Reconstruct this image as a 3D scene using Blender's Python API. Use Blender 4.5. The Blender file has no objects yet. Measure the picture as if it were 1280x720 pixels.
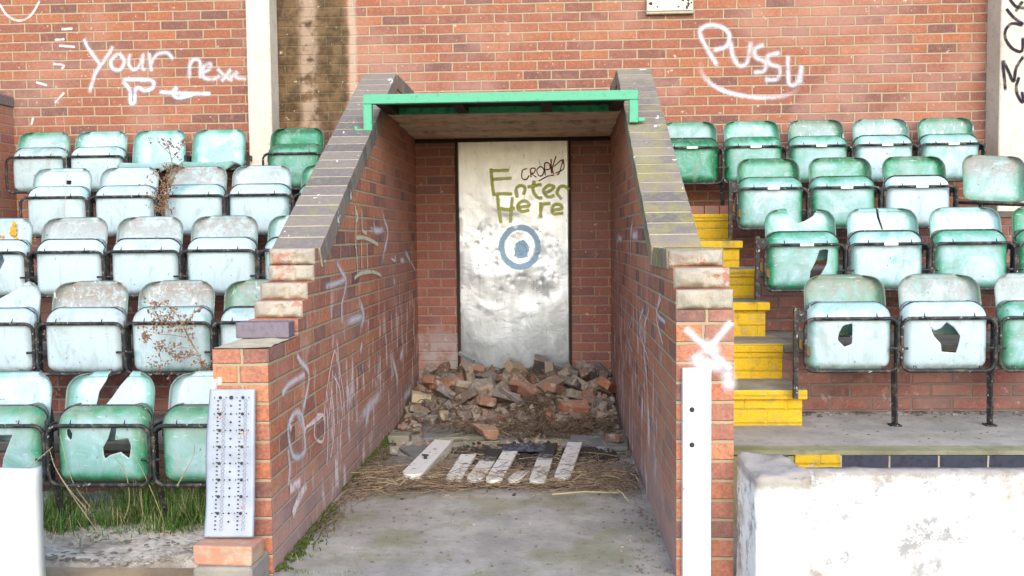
import bpy, bmesh, math, random
from mathutils import Vector, Matrix, Euler, noise as mnoise
random.seed(7)
R = math.radians
scene = bpy.context.scene
COL = scene.collection

# ------------------------------------------------------------------ camera
F = 1150.0
EYE = Vector((0, 0, 1.307))
YAW, PITCH, ROLL = R(2.59), R(-3.2), R(-0.6)
ROT = Euler((0, 0, YAW)).to_matrix() @ Euler((R(90) + PITCH, 0, 0)).to_matrix() @ Euler((0, 0, ROLL)).to_matrix()
cam_d = bpy.data.cameras.new('camera')
cam = bpy.data.objects.new('camera', cam_d); COL.objects.link(cam)
cam_d.sensor_width = 36; cam_d.lens = F / 1280 * 36
cam_d.clip_start = 0.05; cam_d.clip_end = 2000
cam.matrix_world = Matrix.Translation(EYE) @ ROT.to_4x4()
scene.camera = cam

def ray(px, py):
    return (ROT @ Vector(((px - 640) / F, -(py - 360) / F, -1))).normalized()
def at_y(px, py, Y):           # where the line of sight measured in the photo meets a wall facing the viewer
    d = ray(px, py); return EYE + d * ((Y - EYE.y) / d.y)
def at_x(px, py, X):
    d = ray(px, py); return EYE + d * ((X - EYE.x) / d.x)
def at_z(px, py, Z):
    d = ray(px, py); return EYE + d * ((Z - EYE.z) / d.z)

# ------------------------------------------------------------------ node helper
class NT:
    def __init__(s, name):
        s.m = bpy.data.materials.new(name); s.m.use_nodes = True
        s.t = s.m.node_tree; s.t.nodes.clear()
        s.out = s.t.nodes.new('ShaderNodeOutputMaterial')
    def n(s, typ, **kw):
        nd = s.t.nodes.new(typ)
        for k, v in kw.items(): setattr(nd, k, v)
        return nd
    def put(s, sock, v):
        if hasattr(v, 'is_linked'): s.t.links.new(v, sock)
        elif isinstance(v, (tuple, list)) and len(v) == 3 and sock.type == 'RGBA': sock.default_value = (*v, 1)
        else: sock.default_value = v
    def math(s, op, a, b=0.0, c=None, clamp=False):
        nd = s.n('ShaderNodeMath', operation=op, use_clamp=clamp)
        s.put(nd.inputs[0], a); s.put(nd.inputs[1], b)
        if c is not None: s.put(nd.inputs[2], c)
        return nd.outputs[0]
    def add(s, a, b): return s.math('ADD', a, b)
    def sub(s, a, b): return s.math('SUBTRACT', a, b)
    def mul(s, a, b): return s.math('MULTIPLY', a, b)
    def step(s, x, a, b, lo=0.0, hi=1.0):
        nd = s.n('ShaderNodeMapRange', interpolation_type='SMOOTHSTEP')
        s.put(nd.inputs['Value'], x); s.put(nd.inputs['From Min'], a); s.put(nd.inputs['From Max'], b)
        s.put(nd.inputs['To Min'], lo); s.put(nd.inputs['To Max'], hi)
        return nd.outputs[0]
    def mix(s, f, a, b, blend='MIX'):
        nd = s.n('ShaderNodeMix', data_type='RGBA', blend_type=blend)
        s.put(nd.inputs[0], f); s.put(nd.inputs[6], a); s.put(nd.inputs[7], b)
        return nd.outputs[2]
    def noise(s, vec, scale, detail=3, rough=0.55, dist=0.0, dim='3D'):
        nd = s.n('ShaderNodeTexNoise', noise_dimensions=dim)
        if vec is not None: s.put(nd.inputs['Vector'], vec)
        nd.inputs['Scale'].default_value = scale; nd.inputs['Detail'].default_value = detail
        nd.inputs['Roughness'].default_value = rough; nd.inputs['Distortion'].default_value = dist
        return nd.outputs['Fac']
    def ramp(s, f, stops, interp='LINEAR'):
        nd = s.n('ShaderNodeValToRGB'); cr = nd.color_ramp; cr.interpolation = interp
        while len(cr.elements) < len(stops): cr.elements.new(0.5)
        for e, (p, c) in zip(cr.elements, stops): e.position = p; e.color = (*c, 1)
        s.put(nd.inputs[0], f); return nd.outputs[0]
    def pos(s): return s.n('ShaderNodeNewGeometry').outputs['Position']
    def obj(s): return s.n('ShaderNodeTexCoord').outputs['Object']
    def sep(s, v):
        nd = s.n('ShaderNodeSeparateXYZ'); s.put(nd.inputs[0], v); return nd.outputs
    def comb(s, x, y, z):
        nd = s.n('ShaderNodeCombineXYZ')
        for i, v in enumerate((x, y, z)): s.put(nd.inputs[i], v)
        return nd.outputs[0]
    def scalev(s, v, k):
        nd = s.n('ShaderNodeVectorMath', operation='MULTIPLY'); s.put(nd.inputs[0], v); nd.inputs[1].default_value = k
        return nd.outputs[0]
    def white(s, v):
        nd = s.n('ShaderNodeTexWhiteNoise', noise_dimensions='3D'); s.put(nd.inputs['Vector'], v); return nd.outputs
    def bump(s, h, strength, dist, normal=None):
        nd = s.n('ShaderNodeBump'); s.put(nd.inputs['Height'], h)
        nd.inputs['Strength'].default_value = strength; nd.inputs['Distance'].default_value = dist
        if normal is not None: s.put(nd.inputs['Normal'], normal)
        return nd.outputs[0]
    def bsdf(s, color, rough=0.8, metal=0.0, normal=None, spec=0.4, alpha=None):
        nd = s.n('ShaderNodeBsdfPrincipled')
        s.put(nd.inputs['Base Color'], color); s.put(nd.inputs['Roughness'], rough); s.put(nd.inputs['Metallic'], metal)
        nd.inputs['Specular IOR Level'].default_value = spec
        if normal is not None: s.put(nd.inputs['Normal'], normal)
        if alpha is not None: s.put(nd.inputs['Alpha'], alpha)
        s.t.links.new(nd.outputs[0], s.out.inputs[0])
        return s.m

def C8(r, g, b):
    f = lambda c: (c / 255 / 12.92) if c <= 10 else ((c / 255 + .055) / 1.055) ** 2.4
    return (f(r), f(g), f(b))

# ------------------------------------------------------------------ materials
def brick_mat(name, palette=None, mortar=(.52, .40, .27), kind='back', dark=1.0, painted=None):
    s = NT(name)
    P = s.pos(); X, Y, Z = s.sep(P)
    nrm = s.n('ShaderNodeNewGeometry').outputs['True Normal']
    nx, ny, nz = s.sep(nrm)
    side = s.math('GREATER_THAN', s.math('ABSOLUTE', nx), .5)
    w = s.noise(P, 9, 2)
    wob = s.mul(s.sub(w, .5), .010)
    u = s.add(s.add(s.mul(Y, side), s.mul(X, s.sub(1, side))), wob)
    z = s.add(Z, s.mul(s.sub(s.noise(P, 6, 2), .5), .008))
    row = s.math('FLOOR', s.math('DIVIDE', z, .075))
    rj = s.mul(s.sub(s.white(s.comb(row, 3.3, 0))[0], .5), .09)
    if kind == 'tunnel':
        # pillar ends show two headers to a course, the long faces stretchers
        bw = s.add(s.mul(side, .225 - .1075), .1075)
        uo = s.mul(s.mul(s.math('FLOORED_MODULO', row, 2), .5), side)
        u2 = s.add(s.add(s.math('DIVIDE', u, bw), uo), s.mul(rj, side))
    else:
        bw = .225
        u2 = s.add(s.add(s.math('DIVIDE', u, .225), s.mul(s.math('FLOORED_MODULO', row, 2), .5)), rj)
    col = s.math('FLOOR', u2); fu = s.math('FRACT', u2); fz = s.math('FRACT', s.math('DIVIDE', z, .075))
    du = s.mul(s.math('MINIMUM', fu, s.sub(1, fu)), bw)
    if kind == 'tunnel':
        cx = s.add(s.mul(s.math('GREATER_THAN', X, 0), 1.775), -1.2075)
        cx = s.add(cx, s.mul(s.sub(s.math('FLOORED_MODULO', row, 2), .5), .014))
        dc = s.sub(X, cx)
        fr_ = s.sub(1, side)
        du = s.add(s.mul(du, side), s.mul(s.math('ABSOLUTE', s.add(dc, wob)), fr_))
        col = s.add(s.mul(col, side), s.mul(s.add(s.math('GREATER_THAN', dc, 0), s.mul(s.math('GREATER_THAN', X, 0), 5)), fr_))
    dz = s.mul(s.math('MINIMUM', fz, s.sub(1, fz)), .075)
    d = s.math('MINIMUM', du, dz)
    rag = s.mul(s.sub(s.noise(P, 60, 3, .65), .5), .006)
    d = s.add(d, rag)
    mask = s.step(d, .0045, .0080)
    rnd = s.white(s.comb(col, row, side))
    rv, rc = rnd[0], rnd[1]
    pal = palette or [(0, (.24, .125, .11)), (.12, (.32, .14, .11)), (.30, (.40, .155, .105)), (.50, (.46, .17, .10)),
                      (.68, (.42, .16, .105)), (.82, (.54, .21, .11)), (.93, (.47, .18, .11)), (1, (.36, .16, .13))]
    bc = s.ramp(rv, pal)
    g = s.noise(P, 35, 5, .7)
    bc = s.mix(s.step(g, .35, .75), s.mix(.28, bc, (.05, .03, .03)), bc)
    m1 = s.noise(P, 75, 4, .75)
    bc = s.mix(s.step(m1, .34, .60), s.mix(.42, bc, (.07, .035, .03)), bc)
    m2 = s.noise(s.add(rv, 0) if False else P, 28, 3, .6)
    bc = s.mix(s.mul(s.step(m2, .54, .70), .30), bc, (.60, .25, .12))
    # sandy speckle on brick faces
    sp = s.noise(P, 190, 2, .6)
    bc = s.mix(s.mul(s.step(sp, .60, .75), .40), bc, (.52, .30, .19))
    bc = s.mix(s.mul(s.step(sp, .40, .30), .35), bc, (.06, .035, .03))
    # pale bloom in patches
    bl = s.noise(P, 1.3, 5, .62)
    bc = s.mix(s.mul(s.step(bl, .44, .66), .50), bc, (.48, .28, .23))
    mc = s.mix(s.noise(P, 14, 4), mortar, tuple(c * .62 for c in mortar))
    colr = s.mix(mask, mc, bc)
    h = s.add(s.mul(mask, 1.0), s.mul(g, .22))
    h = s.add(h, s.mul(rv, .12))
    if kind == 'back':
        # damp brown stain between the column and the pale seam, with a washed streak down its middle
        x0 = at_y(345, 60, 7.4).x; x1 = at_y(436, 60, 7.4).x; xm = at_y(386, 90, 7.4).x; xs = at_y(441, 60, 7.4).x
        jx = s.mul(s.sub(s.noise(P, 5, 4), .5), .16)
        xx = s.add(X, jx)
        st = s.mul(s.step(xx, x0 - .12, x0 + .02), s.step(xx, x1 + .02, x1 - .05))
        zz = s.add(Z, s.mul(s.sub(s.noise(P, 3, 3), .5), .5))
        st = s.mul(st, s.step(zz, 1.75, 2.4, .55, 1))
        stain = s.mix(s.step(s.noise(P, 11, 4, .7), .35, .65), (.05, .038, .02), (.19, .13, .065))
        colr = s.mix(s.mul(st, .90), colr, s.mix(.25, stain, s.mix(mask, (.16, .12, .06), (.045, .035, .018))))
        stk = s.mul(s.math('SUBTRACT', 1, s.step(s.math('ABSOLUTE', s.sub(s.add(X, s.mul(jx, .4)), xm)), .03, .10)), s.step(s.noise(P, 8, 4), .35, .5))
        colr = s.mix(s.mul(stk, s.mul(st, .62)), colr, (.52, .38, .29))
        sm = s.math('SUBTRACT', 1, s.step(s.math('ABSOLUTE', s.sub(s.add(X, s.mul(jx, .25)), xs)), .015, .05))
        sm = s.mul(sm, s.step(Z, 2.25, 2.5))
        colr = s.mix(s.mul(sm, .60), colr, (.55, .46, .36))
        # grimy purple bricks behind the old doorway
        ins = s.mul(s.step(X, -1.12, -1.08), s.step(X, .47, .43)); ins = s.mul(ins, s.step(Z, 2.14, 2.10))
        colr = s.mix(s.mul(ins, .38), colr, (.26, .13, .15))
        low = s.mul(s.step(X, -.45, -.62), s.mul(s.step(Z, .75, .35), s.step(s.noise(P, 7, 3), .38, .6)))
        colr = s.mix(s.mul(s.mul(low, ins), .7), colr, (.42, .42, .44))
        chip = s.noise(P, 26, 3, .6)
        colr = s.mix(s.mul(s.step(chip, .685, .72), .8), colr, (.62, .52, .42))
    if kind == 'tunnel':
        # salts and grime low on the wall, paint runs
        hl = s.add(Z, s.mul(s.sub(s.noise(P, 2.2, 4), .5), .7))
        lowm = s.step(hl, .52, .0)
        inner = s.step(Y, 3.6, 4.6)
        colr = s.mix(s.mul(s.mul(lowm, side), .66), colr, (.46, .35, .34))
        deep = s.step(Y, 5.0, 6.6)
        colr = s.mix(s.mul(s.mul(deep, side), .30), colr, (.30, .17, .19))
        wn = s.noise(s.scalev(P, (1, 1, .35)), 9, 5, .68)
        colr = s.mix(s.mul(s.mul(s.step(wn, .52, .64), s.mul(s.step(hl, 1.25, .45), inner)), .85), colr, (.80, .75, .78))
        moss = s.mul(s.step(Z, .95, 1.35), s.mul(s.step(Y, 4.6, 3.9), s.step(s.noise(P, 8, 4), .45, .62)))
        colr = s.mix(s.mul(moss, .4), colr, (.30, .27, .12))
    if kind == 'terrace':
        dn = s.noise(P, 4, 4, .6)
        colr = s.mix(s.mul(s.step(dn, .45, .7), .35), colr, (.22, .16, .14))
        salt = s.noise(P, 17, 4, .7)
        colr = s.mix(s.mul(s.step(salt, .60, .70), .55), colr, (.50, .42, .40))
    if painted is not None:
        pn = s.noise(P, 30, 4, .7)
        chipm = s.step(pn, .62, .645)
        edge = s.step(dz, .001, .006)
        pc = s.mix(s.noise(P, 5, 3), painted, tuple(c * .80 for c in painted))
        pc = s.mix(s.mul(s.step(s.noise(P, 70, 3, .7), .50, .70), .35), pc, (.28, .19, .05))
        pc = s.mix(s.mul(s.step(s.noise(P, 9, 5, .7), .50, .64), .55), pc, (.34, .27, .08))
        pc = s.mix(s.mul(s.sub(1, edge), .55), pc, (.32, .22, .02))
        colr = s.mix(s.sub(1, chipm), (.45, .38, .28), pc)
        h = s.mul(h, .55)
    n = s.bump(h, .9, .006)
    return s.bsdf(colr, .9, normal=n, spec=.2)

def concrete_mat(name, base, dark, warm=None, moss=0.0, scale=1.0, bumpd=.004, worn=None):
    s = NT(name); P = s.pos(); X, Y, Z = s.sep(P)
    a = s.noise(P, 3 * scale, 6, .65); b = s.noise(P, 22 * scale, 5, .7); c = s.noise(P, 150, 3, .6)
    col = s.mix(s.step(a, .32, .68), dark, base)
    col = s.mix(s.mul(s.step(b, .50, .72), .45), col, tuple(x * .55 for x in dark))
    col = s.mix(s.mul(s.step(c, .58, .75), .35), col, tuple(min(1, x * 1.35) for x in base))
    if warm: col = s.mix(s.mul(s.step(s.noise(P, 5, 3), .5, .7), .6), col, warm)
    if moss:
        col = s.mix(s.mul(s.step(s.noise(P, 2.1, 5, .65), .46, .62), moss), col, (.17, .17, .05))
    if worn: col = s.mix(s.mul(s.step(s.noise(P, 6, 5, .7), .56, .62), worn[0]), col, worn[1])
    n = s.bump(s.add(s.mul(b, .7), s.mul(c, .5)), .7, bumpd)
    return s.bsdf(col, .92, normal=n, spec=.2)

def coping_mat(name, lich):
    s = NT(name); P = s.pos()
    at = s.n('ShaderNodeAttribute', attribute_name='rnd')
    rv = at.outputs['Fac']
    col = s.ramp(rv, [(0, (.14, .125, .12)), (.5, (.21, .18, .165)), (.8, (.25, .205, .175)), (1, (.17, .15, .155))])
    g = s.noise(P, 40, 5, .7)
    col = s.mix(s.mul(s.step(g, .45, .7), .45), col, (.34, .30, .26))
    l1 = s.noise(P, 7, 5, .7); Xs = s.sep(P)
    lm = s.mul(s.step(l1, .60 - .22 * lich, .72 - .12 * lich), s.step(Xs[2], 2.35, 1.9, .15, 1.0))
    col = s.mix(s.mul(lm, .35 + .45 * lich), col, s.mix(s.noise(P, 60, 4, .7), (.22, .19, .04), (.40, .36, .17)))
    gr = s.step(s.noise(P, 3.2, 4), .45, .65)
    col = s.mix(s.mul(gr, .35 * lich), col, (.42, .36, .25))
    dn = s.noise(s.scalev(P, (1, .6, .6)), 15, 4, .6)
    col = s.mix(s.step(dn, .665, .69), col, (.75, .74, .74))
    n = s.bump(s.add(g, s.mul(s.noise(P, 120, 2), .5)), .5, .003)
    return s.bsdf(col, .75, normal=n, spec=.35)

def seat_mat():
    s = NT('seat_plastic')
    oi = s.n('ShaderNodeObjectInfo'); cs = s.n('ShaderNodeSeparateColor'); s.put(cs.inputs[0], oi.outputs['Color'])
    fade, grime, drops = cs.outputs[0], cs.outputs[1], cs.outputs[2]
    O = s.obj(); rnd = s.mul(oi.outputs['Random'], 40.0)
    off = s.n('ShaderNodeVectorMath', operation='ADD'); s.put(off.inputs[0], O); s.put(off.inputs[1], s.comb(rnd, rnd, rnd))
    V = off.outputs[0]
    uvn = s.n('ShaderNodeUVMap', uv_map='UVMap'); U = s.sep(uvn.outputs[0])
    e = s.math('MINIMUM', s.math('MINIMUM', U[0], s.sub(1, U[0])), s.math('MINIMUM', U[1], s.sub(1, U[1])))
    em = s.step(e, .0, .20)
    nz = s.noise(V, 5.5, 4, .6, 1.2)
    f = s.add(s.add(s.mul(fade, 1.25), s.mul(s.sub(nz, .5), 1.15)), s.mul(s.sub(em, .72), s.sub(1.05, fade)))
    col = s.ramp(f, [(0, (.004, .13, .05)), (.22, (.012, .22, .10)), (.42, (.07, .32, .21)), (.65, (.20, .42, .38)), (.86, (.32, .52, .55)), (1, (.47, .605, .665))])
    # pale scuffs
    sc = s.noise(s.scalev(V, (1, 1, .3)), 60, 3, .7)
    col = s.mix(s.mul(s.step(sc, .56, .72), .28), col, (.52, .66, .69))
    # brown grey grime
    gn = s.noise(V, 11, 6, .75, .6)
    gm = s.mul(s.step(gn, .28, .56), s.mul(grime, 1.25))
    topm = s.step(U[1], .25, .85)
    gm = s.mul(gm, s.add(s.mul(topm, .85), .15))
    gfine = s.step(s.noise(V, 70, 4, .7), .20, .56, .45, 1)
    col = s.mix(s.mul(s.mul(gm, gfine), .80), col, (.27, .235, .21))
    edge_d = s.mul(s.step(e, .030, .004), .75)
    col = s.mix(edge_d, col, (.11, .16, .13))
    big = s.noise(s.scalev(V, (1, 1, .5)), 6.0, 6, .72, 1.2)
    col = s.mix(s.mul(s.step(big, .50, .66), .45), col, (.27, .33, .31))
    dn = s.noise(s.scalev(V, (1, 1, .28)), 34, 4, .7)
    col = s.mix(s.mul(s.step(dn, .60, .64), s.mul(s.step(U[1], .35, .6), drops)), col, (.80, .80, .78))
    ra = s.n('ShaderNodeAttribute', attribute_name='rim')
    col = s.mix(s.mul(s.step(s.add(ra.outputs['Fac'], s.mul(s.sub(s.noise(V, 60, 3), .5), .5)), .35, .8), .45), col, (.55, .66, .60))
    vs_ = s.noise(s.scalev(V, (1, 1, .10)), 42, 4, .7)
    col = s.mix(s.mul(s.step(vs_, .56, .70), .35), col, (.22, .25, .22))
    scr = s.noise(s.scalev(V, (.12, 1, 1)), 90, 2, .6)
    col = s.mix(s.mul(s.step(scr, .66, .72), .4), col, (.70, .76, .76))
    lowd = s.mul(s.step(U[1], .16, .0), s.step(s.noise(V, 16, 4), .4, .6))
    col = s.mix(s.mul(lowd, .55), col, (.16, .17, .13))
    spk = s.noise(V, 55, 2, .5)
    col = s.mix(s.mul(s.step(spk, .70, .74), .8), col, (.10, .12, .09))
    rough = s.add(s.mul(s.noise(V, 20, 3), .3), .38)
    n = s.bump(s.noise(V, 18, 3), .25, .004)
    return s.bsdf(col, rough, normal=n, spec=.4)

def metal_black():
    s = NT('black_steel'); P = s.pos()
    a = s.noise(P, 30, 5, .7)
    col = s.mix(s.step(a, .48, .62), (.022, .024, .028), (.10, .085, .07))
    col = s.mix(s.step(s.noise(P, 55, 3), .64, .70), col, (.42, .40, .38))
    return s.bsdf(col, .55, metal=.2, normal=s.bump(a, .4, .002))

def simple(name, col, rough=.7, metal=0.0, var=.25, scale=25, spec=.3, bumpd=.002, dark=None, lo=.45, hi=.68):
    s = NT(name); P = s.obj()
    a = s.noise(P, scale, 5, .7)
    c = s.mix(s.step(a, lo, hi), col, dark or tuple(x * (1 - var) for x in col))
    return s.bsdf(c, rough, metal, normal=s.bump(a, .5, bumpd), spec=spec)

def spray_mat(name, col, soft=.55, dens=1.0, ef=.05):
    s = NT(name)
    uv = s.n('ShaderNodeUVMap', uv_map='UVMap'); U = s.sep(uv.outputs[0])
    a = s.math('ABSOLUTE', s.sub(s.mul(U[1], 2), 1))
    P = s.pos()
    nn = s.noise(P, 45, 4, .7)
    a = s.add(a, s.mul(s.sub(nn, .5), .55))
    al = s.mul(s.step(a, 1.0, 1.0 - soft), dens)
    endf = s.mul(s.step(U[0], 0, ef), s.step(U[0], 1.0, 1 - ef))
    blot = s.noise(P, 11, 4, .65)
    al = s.mul(al, s.step(blot, .30, .52, .45, 1))
    al = s.mul(al, endf)
    grain = s.noise(P, 220, 2, .6)
    al = s.mul(al, s.step(grain, .24, .50, .55, 1))
    return s.bsdf(col, .85, alpha=al, spec=.1)

def white_paint():
    s = NT('white_masonry_paint'); P = s.pos(); X, Y, Z = s.sep(P)
    a = s.noise(P, 3.0, 6, .68, .4); b = s.noise(P, 24, 5, .75)
    m = s.mul(s.step(a, .44, .60), s.step(b, .44, .56))
    col = s.mix(s.mul(s.step(s.noise(P, 2, 3), .4, .7), .3), (.84, .84, .84), (.78, .76, .73))
    col = s.mix(s.mul(m, .85), col, (.26, .25, .28))
    col = s.mix(s.mul(s.mul(s.step(s.noise(P, 2.6, 5, .6), .50, .62), s.step(s.noise(P, 14, 4), .3, .6)), .75), col, (.40, .29, .23))
    top = s.step(s.add(Z, s.mul(s.sub(b, .5), .06)), .425, .455)
    col = s.mix(s.mul(top, .8), col, (.30, .26, .22))
    fl = s.step(s.noise(P, 9, 5, .72), .57, .60)
    return s.bsdf(col, .8, normal=s.bump(s.add(s.mul(b, .5), s.mul(fl, -.6)), .7, .004), spec=.25)

def door_mat():
    s = NT('dented_galvanised_steel'); P = s.pos(); X, Y, Z = s.sep(P)
    a = s.noise(P, 6, 5, .65, .6); b = s.noise(s.scalev(P, (1, 1, .12)), 18, 4, .6)
    col = s.mix(s.step(b, .42, .62), (.74, .80, .90), (.58, .64, .72))
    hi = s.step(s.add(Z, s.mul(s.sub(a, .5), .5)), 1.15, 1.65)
    col = s.mix(s.mul(hi, .7), col, (.84, .87, .92))  # bright sky reflection painted into the upper sheet's colour
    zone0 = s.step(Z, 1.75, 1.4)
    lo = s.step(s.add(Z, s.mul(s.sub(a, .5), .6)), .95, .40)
    col = s.mix(s.mul(lo, .8), col, (.24, .285, .34))  # dull floor reflection painted into the lower sheet's colour
    gp = s.step(s.noise(P, 3.2, 4, .6, .8), .52, .66)
    col = s.mix(s.mul(gp, s.mul(zone0, .75)), col, (.24, .27, .32))
    v = s.n('ShaderNodeTexVoronoi'); s.put(v.inputs['Vector'], P); v.inputs['Scale'].default_value = 26
    hole = s.step(v.outputs['Distance'], .16, .09)
    sel = s.step(s.noise(P, 4.5, 3), .50, .58)
    zone = s.mul(s.step(Z, 1.62, 1.5), s.step(Z, .55, .7))
    hm = s.mul(s.mul(hole, sel), zone)
    col = s.mix(s.mul(hm, .85), col, (.10, .09, .08))
    edge = s.mul(s.step(X, -.70, -.745), s.step(s.noise(P, 7, 3), .44, .52))
    edge = s.mul(edge, s.step(Z, 1.65, 1.5))
    col = s.mix(s.mul(edge, .8), col, (.26, .28, .31))
    scr = s.noise(s.scalev(P, (1, 1, .2)), 60, 3, .6)
    col = s.mix(s.mul(s.step(scr, .66, .70), .5), col, (.20, .18, .17))
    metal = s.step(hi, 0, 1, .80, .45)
    rough = s.add(s.mul(a, .25), .26)
    n = s.bump(s.add(s.mul(a, 1.0), s.mul(hm, -.6)), .30, .012)
    return s.bsdf(col, rough, metal, normal=n, spec=.5)

def rubble_mat():
    s = NT('broken_brick')
    oi = s.n('ShaderNodeObjectInfo'); O = s.obj()
    rnd = s.mul(oi.outputs['Random'], 30.0)
    off = s.n('ShaderNodeVectorMath', operation='ADD'); s.put(off.inputs[0], O); s.put(off.inputs[1], s.comb(rnd, rnd, rnd))
    V = off.outputs[0]
    base = oi.outputs['Color']
    a = s.noise(V, 14, 4, .7); b = s.noise(V, 90, 3, .7)
    col = s.mix(s.mul(s.step(a, .50, .62), .8), base, (.40, .35, .28))
    col = s.mix(s.mul(s.step(b, .55, .72), .45), col, (.11, .08, .065))
    col = s.mix(s.mul(s.step(s.noise(V, 25, 3), .52, .66), .5), col, (.13, .11, .095))
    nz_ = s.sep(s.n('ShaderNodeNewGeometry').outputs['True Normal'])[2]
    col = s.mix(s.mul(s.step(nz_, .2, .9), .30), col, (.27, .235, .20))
    return s.bsdf(col, .95, normal=s.bump(s.add(a, b), .8, .006), spec=.15)

M = {}
M['back'] = brick_mat('red_brick_wall')
M['tunnel'] = brick_mat('red_brick_tunnel', kind='tunnel', palette=[(0, (.26, .14, .13)), (.12, (.40, .18, .14)), (.35, (.60, .215, .125)), (.6, (.66, .24, .13)), (.8, (.74, .31, .15)), (1, (.60, .24, .16))])
M['terrace'] = brick_mat('maroon_brick_riser', kind='terrace', mortar=(.30, .22, .18), palette=[(0, (.13, .055, .055)), (.3, (.24, .08, .07)), (.6, (.31, .10, .08)), (1, (.36, .13, .095))])
M['yellow'] = brick_mat('yellow_painted_brick', kind='plain', painted=(.78, .50, .03))
M['tread'] = concrete_mat('tread_concrete', (.36, .32, .25), (.20, .17, .13), moss=.45)
M['walk'] = concrete_mat('walkway_concrete', (.42, .38, .34), (.27, .25, .23), moss=.15)
M['terr'] = concrete_mat('terrace_concrete', (.25, .22, .19), (.13, .115, .10), moss=.2)
M['floor'] = concrete_mat('floor_concrete', (.44, .41, .37), (.28, .26, .235), moss=.42, bumpd=.006)
M['dirt'] = concrete_mat('dusty_ground', (.62, .57, .51), (.32, .28, .24), bumpd=.015, scale=1.6)
M['column'] = concrete_mat('cream_column', (.71, .655, .56), (.60, .54, .45), scale=.8, bumpd=.002)
M['kerb'] = concrete_mat('tan_edging', (.42, .31, .20), (.27, .20, .13))
M['slab'] = concrete_mat('grey_paving', (.22, .23, .24), (.13, .135, .14), moss=.3)
M['crust'] = concrete_mat('mortar_crust', (.52, .47, .39), (.34, .30, .25), bumpd=.012, worn=(.75, (.45, .15, .09)))
M['mortar'] = concrete_mat('bedding_mortar', (.62, .54, .38), (.42, .37, .27))
M['copl'] = coping_mat('engineering_brick', .25)
M['copr'] = coping_mat('lichened_engineering_brick', .85)
M['blue'] = simple('navy_engineering_brick', (.055, .060, .085), .5, var=.4, scale=30)
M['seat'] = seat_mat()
M['black'] = metal_black()
M['tin'] = simple('bare_label_plate', (.72, .72, .70), .45, .3)
M['white'] = white_paint()
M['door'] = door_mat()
M['green'] = simple('mint_green_gloss', (.11, .44, .27), .55, scale=30, dark=(.10, .22, .15), lo=.54, hi=.74)
M['green2'] = simple('shabby_green_board', (.06, .44, .22), .6, var=.5, scale=18)
M['rafter'] = simple('dark_rafter_timber', (.05, .035, .025), .85)
M['board'] = simple('bare_soffit_board', (.78, .62, .45), .8, var=.45, scale=9)
M['wwood'] = simple('peeling_white_timber', (.66, .65, .62), .8, scale=22, dark=(.30, .27, .23), lo=.55, hi=.66, bumpd=.004)
def burnt():
    s = NT('charred_white_timber'); O = s.obj(); a = s.noise(O, 16, 5, .7)
    m = s.step(s.add(s.sep(O)[1], s.mul(s.sub(a, .5), .5)), -.02, .14)
    col = s.mix(m, (.60, .58, .55), (.04, .035, .033))
    return s.bsdf(col, .85, normal=s.bump(a, .6, .004))
M['burnt'] = burnt()
M['railw'] = simple('scorched_rail_timber', (.25, .22, .19), .85, scale=14, dark=(.05, .04, .035), lo=.42, hi=.58)
M['panel'] = simple('galvanised_panel', (.37, .41, .50), .5, .25, var=.15, scale=8)
M['hole'] = simple('dark_hole', (.05, .045, .045), .9)
M['rubble'] = rubble_mat()
M['mound'] = concrete_mat('brick_dust_and_soil', (.15, .115, .09), (.065, .05, .04), bumpd=.02, scale=3)
M['straw'] = simple('dead_straw', (.28, .20, .14), .9, var=.65, scale=30)
M['drystem'] = simple('dry_weed_stem', (.36, .26, .16), .9, var=.5, scale=30)
M['dryhead'] = simple('dry_seed_head', (.33, .20, .13), .95, var=.6, scale=40)
M['grass'] = simple('grass_green', (.085, .19, .035), .7, var=.5, scale=12)
M['hay'] = simple('bleached_grass', (.48, .40, .24), .8, var=.3, scale=12)
M['moss'] = simple('moss_green', (.085, .12, .02), .95, var=.6, scale=50, bumpd=.01)
M['sign'] = simple('cream_sign_plate', (.80, .78, .58), .5, var=.12, scale=10)
M['signink'] = simple('black_sign_ink', (.06, .055, .05), .6)
M['litter'] = simple('blue_grey_rag', (.10, .11, .145), .9, scale=40, dark=(.035, .035, .045), lo=.4, hi=.6)
M['lichen'] = simple('orange_lichen', (.72, .36, .04), .95, var=.4, scale=60)
M['pitch'] = concrete_mat('pitch_grass', (.22, .26, .12), (.14, .18, .07))
M['spw'] = spray_mat('white_spray', (.84, .84, .90), soft=.95, dens=.70)
M['spb'] = spray_mat('pale_blue_spray', (.66, .78, .92), soft=.85)
M['spp'] = spray_mat('pinkish_white_spray', (.90, .76, .78), soft=.8, dens=.9)
M['haze_w'] = spray_mat('thin_white_overspray', (.88, .89, .98), soft=1.0, dens=.75, ef=.4)
M['halo'] = spray_mat('spray_halo', (.74, .72, .76), soft=1.0, dens=.20)
M['spg'] = spray_mat('lime_green_spray', (.68, .76, .20), soft=.55, dens=.92)
M['spblue'] = spray_mat('sky_blue_spray', (.40, .66, .95), soft=.45)
M['spr'] = spray_mat('maroon_pen', (.26, .035, .04), soft=.5)
M['spk'] = spray_mat('black_spray', (.03, .025, .04), soft=.5)
M['lettery'] = spray_mat('yellow_white_scrawl', (.72, .72, .56), soft=.6, dens=.8)

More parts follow.
